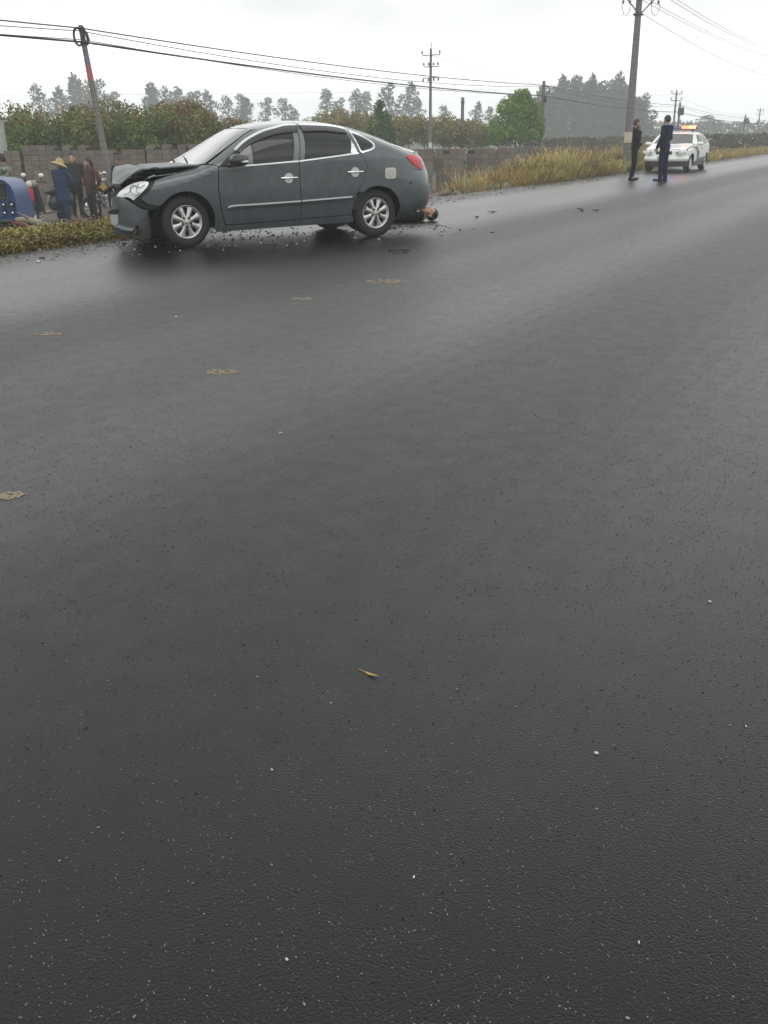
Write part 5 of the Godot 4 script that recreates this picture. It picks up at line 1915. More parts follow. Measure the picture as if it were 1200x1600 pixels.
func make_people() -> void:
	M.skin = mat(.38, .215, .145, .55)
	M.skin_tan = mat(.30, .16, .10, .55)
	M.lip = mat(.24, .09, .075, .5)
	M.dark_hair = mat(.014, .012, .012, .55)
	M.silver = mat(.5, .52, .56, .4, .5)
	M.straw = speckle(mat(.46, .36, .18, .85), 128, .08, .65, 1.0, 8.0, 121)
	var navy := cloth(.006, .007, .013, 122)
	var navy2 := cloth(.013, .013, .042, 123)
	# two officers on the road
	person("officer in dark uniform facing right with a hand raised to the chin", Vector3(7.50, 0, -30.3), 1.25, {"jacket": navy, "trousers": navy, "uniform": true, "h": .985, "trim": navy, "hem": .90, "turn": .25,
		"pose": {"elR": Vector3(-.22, 1.14, .12), "wrR": Vector3(-.05, 1.36, .13), "elL": Vector3(.235, 1.13, -.05), "wrL": Vector3(.16, 1.0, .17), "ankL": Vector3(.06, .085, -.02), "toeL": Vector3(.09, .035, .15), "ankR": Vector3(-.06, .085, -.04), "toeR": Vector3(-.09, .035, .13), "kneeL": Vector3(.075, .5, .02), "kneeR": Vector3(-.075, .5, .01)}, "palmR": Vector3(.2, .6, -.6)}, "officers standing on the road")
	var off := person("officer in navy jacket seen from behind, nearest to the police car", Vector3(8.10, 0, -29.25), -2.35, {"jacket": navy2, "trousers": navy2, "uniform": true, "h": 1.035, "trim": mat(.25, .30, .45, .8), "hem": .88, "turn": -.2,
		"pose": {"elL": Vector3(.26, 1.13, -.02), "wrL": Vector3(.24, .90, .10), "elR": Vector3(-.25, 1.13, .0), "wrR": Vector3(-.20, .98, .16), "ankL": Vector3(.06, .085, .03), "toeL": Vector3(.10, .035, .20), "ankR": Vector3(-.06, .085, -.05), "toeR": Vector3(-.09, .035, .12), "kneeL": Vector3(.08, .5, .04), "kneeR": Vector3(-.075, .5, .0)}}, "officers standing on the road")
	var mb := MB.new()
	mb.box(Vector3(.27, .80, .14), Vector3(.10, .17, .012), Basis(Vector3.UP, .5), .003)
	var paper := part("folded_paper", mb, mat(.7, .7, .68, .8))
	paper.transform = off.transform
	tag(paper, "white folded paper held in the hand of the officer seen from behind", "paper")
	# onlookers at the yard
	var back_hands := {"elL": Vector3(.27, 1.13, -.12), "wrL": Vector3(.08, .98, -.20), "elR": Vector3(-.27, 1.13, -.12), "wrR": Vector3(-.06, .96, -.21)}
	person("person in dark brown quilted jacket and black trousers looking left", Vector3(-7.74, -.78, -27.0), -.75, {"jacket": speckle(mat(.095, .042, .028, .9), 256, .05, .4, 1.0, 3.0, 124, 1.0), "trousers": mat(.010, .010, .011, .9), "h": .93, "hem": .80, "wide": 1.16, "flare": .02, "bun": true, "hair_size": 1.06, "turn": -.55, "loose": .85, "pose": back_hands}, "onlookers beside the brick wall")
	var hat := person("person in a wide straw hat and loose blue work clothes", Vector3(-8.36, -.78, -26.5), -.42, {"jacket": cloth(.034, .050, .105, 125), "trousers": cloth(.038, .056, .115, 126), "skin": M.skin_tan, "h": .90, "hem": .62, "flare": .05, "wide": 1.3, "loose": 1.35, "turn": -.35, "trim": mat(.02, .025, .05, .9), "pose": back_hands}, "onlookers beside the brick wall")
	mb = MB.new()
	mb.lathe([Vector2(.245, 1.555), Vector2(.25, 1.552), Vector2(.19, 1.60), Vector2(.118, 1.635), Vector2(.112, 1.68), Vector2(.085, 1.735), Vector2(.03, 1.752), Vector2(.001, 1.754)], 32)
	mb.lathe([Vector2(.245, 1.548), Vector2(.19, 1.592), Vector2(.10, 1.625)], 32)
	var sh := part("straw_hat", mb, M.straw)
	sh.transform = hat.transform * Transform3D(Basis(), Vector3(0, 1.60, 0)) * Transform3D(Basis(Vector3(0, 0, 1), -.20) * Basis(Vector3.RIGHT, -.30), Vector3(0, .03, -.02)) * Transform3D(Basis(), Vector3(0, -1.60, 0))
	tag(sh, "wide-brimmed straw hat worn by the person in blue", "hat")
	person("person in a dark jacket with receding hair facing the road, behind the straw hat", Vector3(-8.42, -.80, -27.9), .12, {"jacket": speckle(mat(.032, .027, .027, .9), 256, .05, .4, 1.0, 3.0, 127, 1.0), "trousers": cloth(.028, .032, .03, 128), "skin": M.skin, "h": 1.0, "hem": .80, "wide": 1.15, "fringe": -.04, "belly": .015}, "onlookers beside the brick wall")
	var camo := speckle(mat(.30, .31, .28, .9), 256, .05, .25, 1.0, .9, 129, .8)
	camo.albedo_texture = noise_tex(256, .035, FastNoiseLite.TYPE_SIMPLEX, 130, [[.34, .10, .10, .10], [.40, .55, .58, .5], [.56, .62, .64, .56], [.60, .95, 1, .9], [.75, .9, .95, .85], [.78, .18, .2, .18]], 3)
	person("person in grey camouflage jacket behind the blue vehicle", Vector3(-8.50, -.78, -22.9), -1.75, {"jacket": camo, "trousers": cloth(.03, .034, .03, 131), "h": 1.03, "turn": .15, "nod": .12, "wide": 1.06, "hair_size": 1.05, "pose": {"elL": Vector3(.27, 1.12, .06), "wrL": Vector3(.10, 1.06, .24), "elR": Vector3(-.27, 1.12, .06), "wrR": Vector3(-.08, 1.04, .25)}}, "onlookers beside the brick wall")
	var capman := person("person in a dark flat cap peering over the crumpled bonnet", Vector3(-7.03, -.80, -27.5), .25, {"jacket": cloth(.022, .024, .045, 132), "trousers": cloth(.02, .02, .022, 133), "skin": M.skin_tan, "h": .955, "hem": .82, "hair_size": .97}, "onlookers beside the brick wall")
	mb = MB.new()
	var dome := func(u: float, v: float) -> Vector3:
		var a := TAU * u
		var e := lerpf(.35, PI / 2, v)
		return Vector3(sin(a) * cos(e) * .112, 1.600 + sin(e) * .115, -.005 + cos(a) * cos(e) * .125)
	mb.grid(24, 8, dome, Vector3(0, 1.6, 0))
	mb.ell(Vector3(0, 1.638, .125), Vector3(.085, .010, .055), Basis(Vector3.RIGHT, .25), 5, 14)
	var fc := part("flat_cap", mb, mat(.030, .036, .034, .85))
	fc.transform = capman.transform
	tag(fc, "dark flat cap worn by the person behind the crumpled bonnet", "cap")
	# the person lying on the road
	var lying := person("person in a dark coat lying on their back behind the sedan", Vector3.ZERO, 0, {"jacket": cloth(.013, .012, .013, 134), "trousers": cloth(.014, .014, .016, 135), "skin": mat(.44, .24, .175, .55), "h": 1.0, "wide": 1.1, "belly": .035, "eyes_shut": true, "turn": .45, "hair_size": 1.03, "trim": mat(.30, .24, .14, .9), "pose": {"wrL": Vector3(.27, .88, -.06), "wrR": Vector3(-.27, .88, -.06), "ankL": Vector3(.13, .085, .0), "ankR": Vector3(-.13, .085, 0), "toeL": Vector3(.20, -.04, .12), "toeR": Vector3(-.20, -.04, .12)}})
	var up_dir := Vector3(.985, 0, -.10).normalized()
	lying.basis = Basis(up_dir.cross(Vector3.UP), up_dir, Vector3.UP)
	lying.position = Vector3(.80, .105, -16.22) - up_dir * 1.60
	mb = MB.new()
	var scarf := func(u: float, v: float) -> Vector3:
		var a := TAU * u
		var r := .095 + .075 * v + .014 * sin(a * 5.0)
		return Vector3(sin(a) * r * 1.15, 1.475 - .12 * v - .05 * v * cos(a), -.01 + cos(a) * r * .92 + .045 * v)
	mb.grid(28, 5, scarf, Vector3(0, 1.42, 0))
	part("open_collar", mb, speckle(mat(.34, .27, .15, .9), 128, .06, .5, 1.0, 4.0, 136), lying)


# ---------------------------------------------------------------- other vehicles
func build_police_car() -> void:
	M.white_paint = mat(.80, .82, .78, .35)
	M.white_paint.clearcoat_enabled = true
	M.white_paint.clearcoat = .6
	M.white_paint.clearcoat_roughness = .1
	var wp: Material = M.white_paint
	var band := mat(.17, .185, .185, .5)
	var mid := (Vector3(9.75, 0, -37.19) + Vector3(11.1, 0, -36.86)) * .5
	var car := thing("police_car", "white police saloon with flashing light bar and grey door band", "car", mid, ROAD_YAW)
	car.scale.y = .955
	var sh := Shell.new()
	sh.c = 1.42
	sh.half = .85
	sh.lf = 2.26
	sh.lr = 2.26
	sh.lr_in = .05
	sh.tuck = .05
	sh.m = 2.8
	sh.k = 4.0
	sh.yr = V([-1, .74, -.8, .80, -.4, .87, .2, .94, .36, .98, .95, 1.32, 1.15, 1.395, 1.6, 1.42, 2.05, 1.395, 2.35, 1.31, 2.72, 1.06, 2.95, 1.0, 3.2, .985, 3.5, .97, 3.8, .94])
	sh.yb = V([-1, .68, 0, .80, .4, .88, 1.5, .90, 2.9, .94, 3.8, .88])
	var body := [car, car]
	both("front_fender", inset(chain([V([-.56, .70, -.3, .85, .1, .905, .38, .93]), [Vector2(.40, .36)], arc(0, .30, .35, 5, 165), [Vector2(-.56, .40)]]), .003), sh.side, 0, .012, wp, body)
	var fd := both("front_door", inset(chain([[Vector2(.40, .36), Vector2(.40, .93)], V([.40, .93, 1.0, .93, 1.48, .945]), [Vector2(1.48, .36)]]), .003), sh.side, .001, .012, wp, body)
	var rd := both("rear_door", inset(chain([[Vector2(1.48, .36), Vector2(1.48, .945)], V([1.48, .945, 2.0, .955, 2.42, .97]), [Vector2(2.42, .70)], arc(2.55, .30, .35, 110, 165), [Vector2(2.19, .36)]]), .003), sh.side, .001, .012, wp, body)
	both("rear_quarter_panel", inset(chain([[Vector2(2.42, .72)], arc(2.55, .30, .35, 105, 10), [Vector2(3.3, .40), Vector2(3.5, .60), Vector2(3.5, .955)], V([3.3, .962, 2.95, .975, 2.42, .970])]), .003), sh.side, 0, .012, wp, body)
	both("side_skirt", chain([[Vector2(.35, .37), Vector2(2.2, .37), Vector2(2.2, .22), Vector2(.35, .22)]]), sh.side, .006, .02, M.grey_dark, body)
	both("roof_pillars", chain([V([.40, .925, 1.0, .928, 1.48, .943, 2.42, .968, 2.80, .975]), V([2.70, 1.03, 2.35, 1.27, 2.05, 1.36, 1.6, 1.395, 1.15, 1.37, .95, 1.29, .42, .98])]), sh.side, .002, .01, wp, body)
	both("window", chain([V([.62, .955, .80, 1.12, 1.04, 1.285, 1.22, 1.315]), [Vector2(1.44, 1.325), Vector2(1.44, .965)]]), sh.side, .006, .008, M.glass, fd)
	both("window", chain([[Vector2(1.53, .967), Vector2(1.53, 1.325)], V([1.98, 1.315, 2.1, 1.285, 2.22, 1.22]), [Vector2(2.30, .985)]]), sh.side, .006, .008, M.glass, rd)
	for p in [["windscreen", [Vector2(.42, -.70), Vector2(.98, -.58), Vector2(.96, 0), Vector2(.98, .58), Vector2(.42, .70), Vector2(.34, 0)], M.screen_pale, .005], ["roof", [Vector2(.96, -.60), Vector2(1.5, -.64), Vector2(2.28, -.60), Vector2(2.34, 0), Vector2(2.28, .60), Vector2(1.5, .64), Vector2(.96, .60), Vector2(.94, 0)], wp, .002], ["rear_window", [Vector2(2.36, -.55), Vector2(2.70, -.64), Vector2(2.70, .64), Vector2(2.36, .55)], M.glass, .003], ["bonnet", [Vector2(-.70, -.62), Vector2(-.4, -.72), Vector2(.42, -.74), Vector2(.36, 0), Vector2(.42, .74), Vector2(-.4, .72), Vector2(-.70, .62), Vector2(-.76, 0)], wp, .003], ["boot_lid", [Vector2(2.72, -.72), Vector2(3.5, -.62), Vector2(3.55, 0), Vector2(3.5, .62), Vector2(2.72, .72)], wp, .002]]:
		var mb := MB.new()
		panel(mb, PackedVector2Array(p[1]), sh.top, p[3], .008, .07)
		part(p[0], mb, p[2], car)
	var nose := MB.new()
	var ng := func(u: float, v: float) -> Vector3:
		var y := lerpf(.53, .80, v)
		var p: Vector3 = sh.wrap(lerpf(1.0, -1.0, u) * sh.t_of(-.54, y), y, true)
		return p + Vector3(.10 * v * v, 0, 0)
	nose.grid(32, 6, ng, Vector3(.4, .6, 0))
	part("nose_panel", nose, wp, car)
	var bump := MB.new()
	var bg := func(u: float, v: float) -> Vector3:
		var y := lerpf(.385, .56, v)
		var p: Vector3 = sh.wrap(lerpf(1.0, -1.0, u) * sh.t_of(-.37, y), y, true)
		return p + Vector3(p.x - .3, 0, p.z).normalized() * (.035 * sin(PI * clampf(v * 1.1, 0, 1)) + .01)
	bump.grid(36, 6, bg, Vector3(.4, .5, 0))
	part("front_bumper", bump, wp, car)
	bump = MB.new()
	var ba := func(u: float, v: float) -> Vector3:
		var y := lerpf(.20, .39, v)
		var p: Vector3 = sh.wrap(lerpf(1.0, -1.0, u) * sh.t_of(-.36, y), y, true)
		return p + Vector3(p.x - .3, 0, p.z).normalized() * .012
	bump.grid(36, 4, ba, Vector3(.4, .3, 0))
	part("lower_bumper", bump, M.black, car)
	bump = MB.new()
	var rg := func(u: float, v: float) -> Vector3:
		var y := lerpf(.22, .62, v)
		var p: Vector3 = sh.wrap(lerpf(1.0, -1.0, u) * sh.t_of(3.0, y), y, false)
		return p + Vector3(p.x - 2.4, 0, p.z).normalized() * .02
	bump.grid(30, 6, rg, Vector3(2.4, .4, 0))
	part("rear_bumper", bump, wp, car)
	bump = MB.new()
	var rt := func(u: float, v: float) -> Vector3:
		var y := lerpf(.60, .97, v)
		return sh.wrap(lerpf(1.0, -1.0, u) * sh.t_of(3.45, y), y, false)
	bump.grid(24, 5, rt, Vector3(2.4, .7, 0))
	part("tail_panel", bump, wp, car)
	# lamps, grille, plate
	for s in [-1.0, 1.0]:
		var mb := MB.new()
		mb.box(Vector3(-.775, .685, s * .50), Vector3(.08, .135, .34), Basis(Vector3.UP, s * -.22), .02)
		var hl := part("headlight", mb, M.lamp, car)
		mb = MB.new()
		mb.box(Vector3(-.822, .69, s * .47), Vector3(.02, .075, .055), Basis(Vector3.UP, s * -.22), .008)
		mb.box(Vector3(-.80, .69, s * .59), Vector3(.02, .06, .03), Basis(Vector3.UP, s * -.22), .008)
		part("lamp_bulb_shade", mb, M.lamp_line, hl)
		mb = MB.new()
		mb.box(Vector3(-.70, .685, s * .715), Vector3(.10, .12, .10), Basis(Vector3.UP, s * -.6), .02)
		part("indicator", mb, M.lamp, car)
		mb = MB.new()
		mb.ell(Vector3(.62, .985, s * .93), Vector3(.085, .065, .11), Basis(Vector3.UP, s * .2), 8, 12, .7)
		mb.tube([Vector3(.60, .94, s * .80), Vector3(.62, .96, s * .88)], .03, 6)
		part("wing_mirror", mb, wp, car)
		mb = MB.new()
		mb.box(Vector3(3.58, .78, s * .52), Vector3(.10, .18, .30), Basis(Vector3.UP, s * .25), .02)
		part("tail_light", mb, M.tail_red, car)
	var mb2 := MB.new()
	mb2.box(Vector3(-.80, .675, 0), Vector3(.06, .125, .56), Basis(), .015)
	var gr := part("grille", mb2, M.black, car)
	for k in 3:
		mb2 = MB.new()
		mb2.box(Vector3(-.833, .64 + k * .035, 0), Vector3(.012, .008, .52))
		part("slat", mb2, M.grey_trim, gr)
	mb2 = MB.new()
	mb2.box(Vector3(-.895, .50, 0), Vector3(.012, .14, .44), Basis(), .004)
	var pl := part("number_plate", mb2, mat(.62, .63, .66, .5), car)
	var tm := TextMesh.new()
	tm.text = "17"
	tm.font_size = 40
	tm.pixel_size = .0028
	tm.depth = .004
	var tx := part("plate_digits", tm, mat(.10, .11, .16, .6), pl)
	tx.position = Vector3(-.903, .50, -.14)
	tx.rotation.y = -PI / 2
	# the grey band curling from the bonnet over the wing to the doors, with the badge
	both("door_band", chain([V([-.42, .80, -.15, .845, .15, .84, .42, .78, .62, .66, .72, .52, .74, .375]), V([1.02, .375, 1.02, .5, .96, .64, .84, .76, .66, .845, .40, .895, .10, .89, -.2, .86, -.42, .815])]), sh.side, .006, .002, band, body, .06)
	both("badge", spline(V([.93, .74, 1.00, .70, 1.01, .60, .97, .48, .91, .42, .85, .48, .81, .60, .82, .70, .89, .74]), true, 3), sh.side, .012, .004, mat(.09, .11, .09, .5), fd)
	both("lower_band", PackedVector2Array([Vector2(.75, .47), Vector2(2.16, .50), Vector2(2.16, .38), Vector2(.75, .38)]), sh.side, .009, .002, band, body, .06)
	both("door_handle", PackedVector2Array([Vector2(1.28, .80), Vector2(1.44, .805), Vector2(1.44, .835), Vector2(1.28, .83)]), sh.side, .02, .015, M.grey_dark, fd)
	# wheels, floor
	for x in [0.0, 2.55]:
		wheel(car, Vector3(x, .30, .68), 1, .30, .20, 7, M.alloy_pale)
		wheel(car, Vector3(x, .30, -.68), -1, .30, .20, 7, M.alloy_pale)
	mb2 = MB.new()
	mb2.box(Vector3(1.3, .36, 0), Vector3(4.1, .26, 1.05))
	mb2.box(Vector3(1.27, .40, 0), Vector3(1.75, .30, 1.5))
	mb2.box(Vector3(-.2, .55, 0), Vector3(.7, .3, 1.2))
	mb2.box(Vector3(2.8, .6, 0), Vector3(.9, .4, 1.0))
	part("underbody", mb2, M.black, car)
	# light bar: lit blue and red lamps either side of a dark speaker
	var lb := MB.new()
	lb.box(Vector3(1.35, 1.495, 0), Vector3(.26, .03, 1.20), Basis(), .01)
	part("light_bar_base", lb, M.grey_trim, car)
	for z in [-.30, .30]:
		lb = MB.new()
		lb.box(Vector3(1.35, 1.45, z * 1.6), Vector3(.05, .09, .05))
		part("light_bar_foot", lb, M.black, car)
	lb = MB.new()
	lb.box(Vector3(1.35, 1.565, -.12), Vector3(.24, .10, .36), Basis(), .02)
	var sp := part("speaker_box", lb, mat(.06, .08, .22, .4), car)
	lb = MB.new()
	for k in 4:
		lb.box(Vector3(1.227, 1.565, -.24 + k * .08), Vector3(.01, .06, .035), Basis(), .003)
	part("speaker_slots", lb, mat(.35, .38, .5, .4), sp)
	var lamps := [["blue_flash_lamp", -.445, .28, Color(.16, .22, 1.0), 3.0, .35], ["red_flash_lamp", .33, .54, Color(1.0, .52, .36), 2.4, .2]]
	for e in lamps:
		lb = MB.new()
		lb.box(Vector3(1.35, 1.57, e[1]), Vector3(.24, .10, minf(e[2], .30)), Basis(), .035)
		if e[2] > .3:
			lb = MB.new()
			lb.box(Vector3(1.35, 1.57, e[1] - .12), Vector3(.24, .10, .27), Basis(), .03)
		var m := StandardMaterial3D.new()
		m.albedo_color = e[3]
		m.emission_enabled = true
		m.emission = e[3]
		m.emission_energy_multiplier = e[4]
		m.roughness = .3
		part(e[0], lb, m, car)
		if e[2] > .3:
			lb = MB.new()
			lb.box(Vector3(1.35, 1.57, e[1] + .15), Vector3(.24, .10, .26), Basis(), .03)
			var m2: StandardMaterial3D = m.duplicate()
			m2.emission = Color(1.0, .75, .5)
			part("red_flash_lamp", lb, m2, car)
			lb = MB.new()
			lb.box(Vector3(1.35, 1.56, .62), Vector3(.22, .10, .10), Basis(), .03)
			part("red_end_cap", lb, mat(.45, .05, .03, .3), car)
		var o := OmniLight3D.new()
		o.name = "flash_light"
		o.light_color = e[3]
		o.light_energy = e[5]
		o.omni_range = 25.0
		o.omni_attenuation = 2.0
		o.light_size = .06
		o.shadow_enabled = true
		o.position = Vector3(1.35, 1.57, e[1] if e[2] < .3 else e[1] - .12)
		car.add_child(o)

func spoked_wheel(parent: Node3D, called: String, at: Vector3, r: float, w: float, spokes: int) -> void:
	var xf := Transform3D(Basis(Vector3.RIGHT, PI / 2), at)
	var g := Node3D.new()
	g.name = called
	parent.add_child(g, true)
	var mb := MB.new()
	var pr := []
	for i in 13:
		var a := TAU * i / 12.0
		pr.append(Vector2(r - w * .5 + w * .5 * cos(a), w * .55 * sin(a)))
	mb.lathe(pr, 28, xf)
	part("tyre", mb, M.tyre, g)
	mb = MB.new()
	var rr := r - w * .95
	mb.lathe([Vector2(rr, -w * .4), Vector2(rr - .012, -w * .3), Vector2(rr - .012, w * .3), Vector2(rr, w * .4), Vector2(rr + .012, w * .3)], 28, xf)
	part("rim", mb, M.alloy, g)
	for k in spokes:
		mb = MB.new()
		var a := TAU * k / spokes
		mb.tube([xf * Vector3(.02, 0, 0).rotated(Vector3.UP, a), xf * Vector3(rr, 0, 0).rotated(Vector3.UP, a)], .010, 5)
		part("spoke", mb, M.alloy, g)
	mb = MB.new()
	mb.lathe([Vector2(.001, -w * .6), Vector2(.05, -w * .55), Vector2(.05, w * .55), Vector2(.001, w * .6)], 14, xf)
	part("hub", mb, M.iron, g)

func motorcycle(label: String, at: Vector3, yaw: float, tank: Material, trim: Material, group: String) -> Node3D:
	# front wheel towards +x
	var t := thing("motorcycle", label, "motorcycle", at, yaw, group)
	spoked_wheel(t, "front_wheel", Vector3(.64, .29, 0), .29, .08, 6)
	spoked_wheel(t, "rear_wheel", Vector3(-.62, .28, 0), .28, .10, 6)
	var mb := MB.new()
	for s in [-1, 1]:
		mb.tube([Vector3(.64, .29, s * .075), Vector3(.47, .72, s * .07), Vector3(.41, .90, s * .06)], .02, 6)
	part("fork", mb, M.chrome_dull, t)
	mb = MB.new()
	mb.tube([Vector3(.42, .80, 0), Vector3(.10, .68, 0), Vector3(-.35, .66, 0), Vector3(-.62, .72, 0)], .03, 6)
	mb.tube([Vector3(.42, .78, 0), Vector3(.30, .36, 0), Vector3(-.15, .26, 0), Vector3(-.30, .64, 0)], .025, 6)
	for s in [-1, 1]:
		mb.tube([Vector3(-.15, .30, s * .07), Vector3(-.62, .28, s * .085)], .02, 5)
		mb.tube([Vector3(-.58, .34, s * .09), Vector3(-.42, .68, s * .09)], .025, 6)
	part("frame", mb, M.iron, t)
	mb = MB.new()
	mb.box(Vector3(.08, .38, 0), Vector3(.34, .22, .22), Basis(), .03)
	mb.lathe([Vector2(.09, -.02), Vector2(.10, .0), Vector2(.10, .16), Vector2(.07, .19)], 12, Transform3D(Basis(Vector3(0, 0, 1), -.3), Vector3(.14, .46, 0)))
	part("engine", mb, M.chrome_dull, t)
	mb = MB.new()
	mb.ell(Vector3(.16, .80, 0), Vector3(.27, .13, .14), Basis(Vector3(0, 0, 1), .12), 8, 14, .8)
	part("fuel_tank", mb, tank, t)
	mb = MB.new()
	mb.box(Vector3(-.02, .60, .12), Vector3(.34, .16, .03), Basis(Vector3(0, 0, 1), .2), .012)
	mb.box(Vector3(-.02, .60, -.12), Vector3(.34, .16, .03), Basis(Vector3(0, 0, 1), .2), .012)
	part("side_cover", mb, trim, t)
	mb = MB.new()
	mb.ell(Vector3(-.30, .80, 0), Vector3(.36, .07, .14), Basis(Vector3(0, 0, 1), -.08), 8, 14, .7)
	part("seat", mb, M.black, t)
	mb = MB.new()
	mb.tube([Vector3(-.60, .62, 0), Vector3(-.80, .66, 0), Vector3(-.92, .52, 0)], [.07, .09, .07], 8, true, .35)
	mb.tube([Vector3(.36, .55, 0), Vector3(.62, .64, 0), Vector3(.88, .50, 0)], [.05, .065, .05], 8, true, .35)
	part("mudguard", mb, tank, t)
	mb = MB.new()
	mb.tube([Vector3(.20, .30, .12), Vector3(-.1, .22, .14), Vector3(-.5, .26, .15), Vector3(-.85, .36, .15)], [.02, .025, .045, .04], 8)
	part("exhaust", mb, M.chrome, t)
	mb = MB.new()
	mb.tube([Vector3(.28, 1.02, .36), Vector3(.36, 1.03, .24), Vector3(.41, .94, .08), Vector3(.41, .94, -.08), Vector3(.36, 1.03, -.24), Vector3(.28, 1.02, -.36)], .015, 6)
	part("handlebar", mb, M.chrome_dull, t)
	mb = MB.new()
	mb.ell(Vector3(.52, .86, 0), Vector3(.09, .10, .11), Basis(), 8, 12)
	var hl := part("headlight", mb, trim, t)
	mb = MB.new()
	mb.ell(Vector3(.585, .86, 0), Vector3(.03, .08, .085), Basis(), 6, 12)
	part("lens", mb, M.lamp, hl)
	for s in [-1, 1]:
		mb = MB.new()
		mb.tube([Vector3(.36, 1.03, s * .24), Vector3(.38, 1.14, s * .28)], .008, 5)
		mb.ell(Vector3(.38, 1.18, s * .30), Vector3(.02, .045, .065), Basis(), 6, 10)
		part("mirror", mb, M.chrome_dull, t)
	mb = MB.new()
	mb.ell(Vector3(-.88, .66, 0), Vector3(.04, .05, .08), Basis(), 6, 10)
	part("tail_light", mb, M.tail_red, t)
	return t

func build_scooter() -> void:
	var t := thing("motor_scooter", "dark motor scooter with white mirrors and round lamp beside the straw hat", "scooter", Vector3(-8.72, -.79, -26.3), -2.05)
	var dark := mat(.030, .042, .040, .35)
	spoked_wheel(t, "front_wheel", Vector3(.60, .25, 0), .25, .10, 5)
	spoked_wheel(t, "rear_wheel", Vector3(-.55, .25, 0), .25, .11, 5)
	var mb := MB.new()
	var shield := func(u: float, v: float) -> Vector3:
		var z := (u - .5) * lerpf(.40, .30, v)
		return Vector3(lerpf(.36, .46, v) - .05 * pow((u - .5) * 2.0, 2.0), lerpf(.30, .92, v), z)
	mb.grid(8, 8, shield, Vector3(0, .5, 0))
	var inner := func(u: float, v: float) -> Vector3: return shield.call(u, v) - Vector3(.03, 0, 0)
	mb.grid(8, 8, inner, Vector3(2, .5, 0))
	part("leg_shield", mb, dark, t)
	mb = MB.new()
	mb.box(Vector3(.10, .29, 0), Vector3(.60, .06, .34), Basis(), .02)
	part("footboard", mb, M.grey_trim, t)
	mb = MB.new()
	mb.ell(Vector3(-.48, .54, 0), Vector3(.42, .24, .19), Basis(Vector3(0, 0, 1), -.12), 10, 14, .8)
	part("rear_cowl", mb, dark, t)
	mb = MB.new()
	mb.ell(Vector3(-.36, .78, 0), Vector3(.36, .07, .15), Basis(), 8, 14, .7)
	part("seat", mb, M.black, t)
	mb = MB.new()
	mb.tube([Vector3(.40, .52, 0), Vector3(.62, .53, 0), Vector3(.82, .40, 0)], [.05, .085, .06], 8, true, .45)
	part("front_mudguard", mb, dark, t)
	mb = MB.new()
	for s in [-1, 1]:
		mb.tube([Vector3(.60, .25, s * .07), Vector3(.50, .60, s * .06), Vector3(.42, .95, 0)], .02, 6)
	part("fork", mb, M.iron, t)
	mb = MB.new()
	mb.ell(Vector3(.43, 1.0, 0), Vector3(.12, .10, .17), Basis(), 8, 12, .8)
	part("lamp_cowl", mb, mat(.20, .20, .15, .4), t)
	mb = MB.new()
	mb.ell(Vector3(.53, 1.0, 0), Vector3(.04, .09, .10), Basis(), 8, 14)
	part("headlight", mb, mat(.55, .55, .46, .15), t)
	mb = MB.new()
	mb.tube([Vector3(.30, 1.04, .36), Vector3(.40, 1.06, .2), Vector3(.40, 1.06, -.2), Vector3(.30, 1.04, -.36)], .016, 6)
	part("handlebar", mb, M.black, t)
	for s in [-1, 1]:
		mb = MB.new()
		mb.tube([Vector3(.38, 1.06, s * .22), Vector3(.39, 1.17, s * .29)], .009, 5)
		part("mirror_stalk", mb, M.black, t)
		mb = MB.new()
		mb.ell(Vector3(.39, 1.22, s * .31), Vector3(.03, .05, .085), Basis(), 6, 10)
		part("mirror", mb, mat(.72, .73, .72, .2), t)
	# the bag that hangs in front
	mb = MB.new()
	mb.box(Vector3.ZERO, Vector3(.12, .32, .28), Basis(), .04)
	var bag := thing("red_bag", "bright red bag hanging on the front of the scooter", "bag", Vector3.ZERO)
	part("sack", mb, speckle(mat(.50, .030, .045, .7), 128, .04, .8, 1.0, 4.0, 141), bag)
	mb = MB.new()
	mb.tube([Vector3(0, .15, .08), Vector3(0, .25, .05), Vector3(0, .25, -.05), Vector3(0, .15, -.08)], .010, 5)
	part("strap", mb, mat(.40, .03, .04, .7), bag)
	bag.transform = t.transform * Transform3D(Basis(), Vector3(.56, .74, .02))

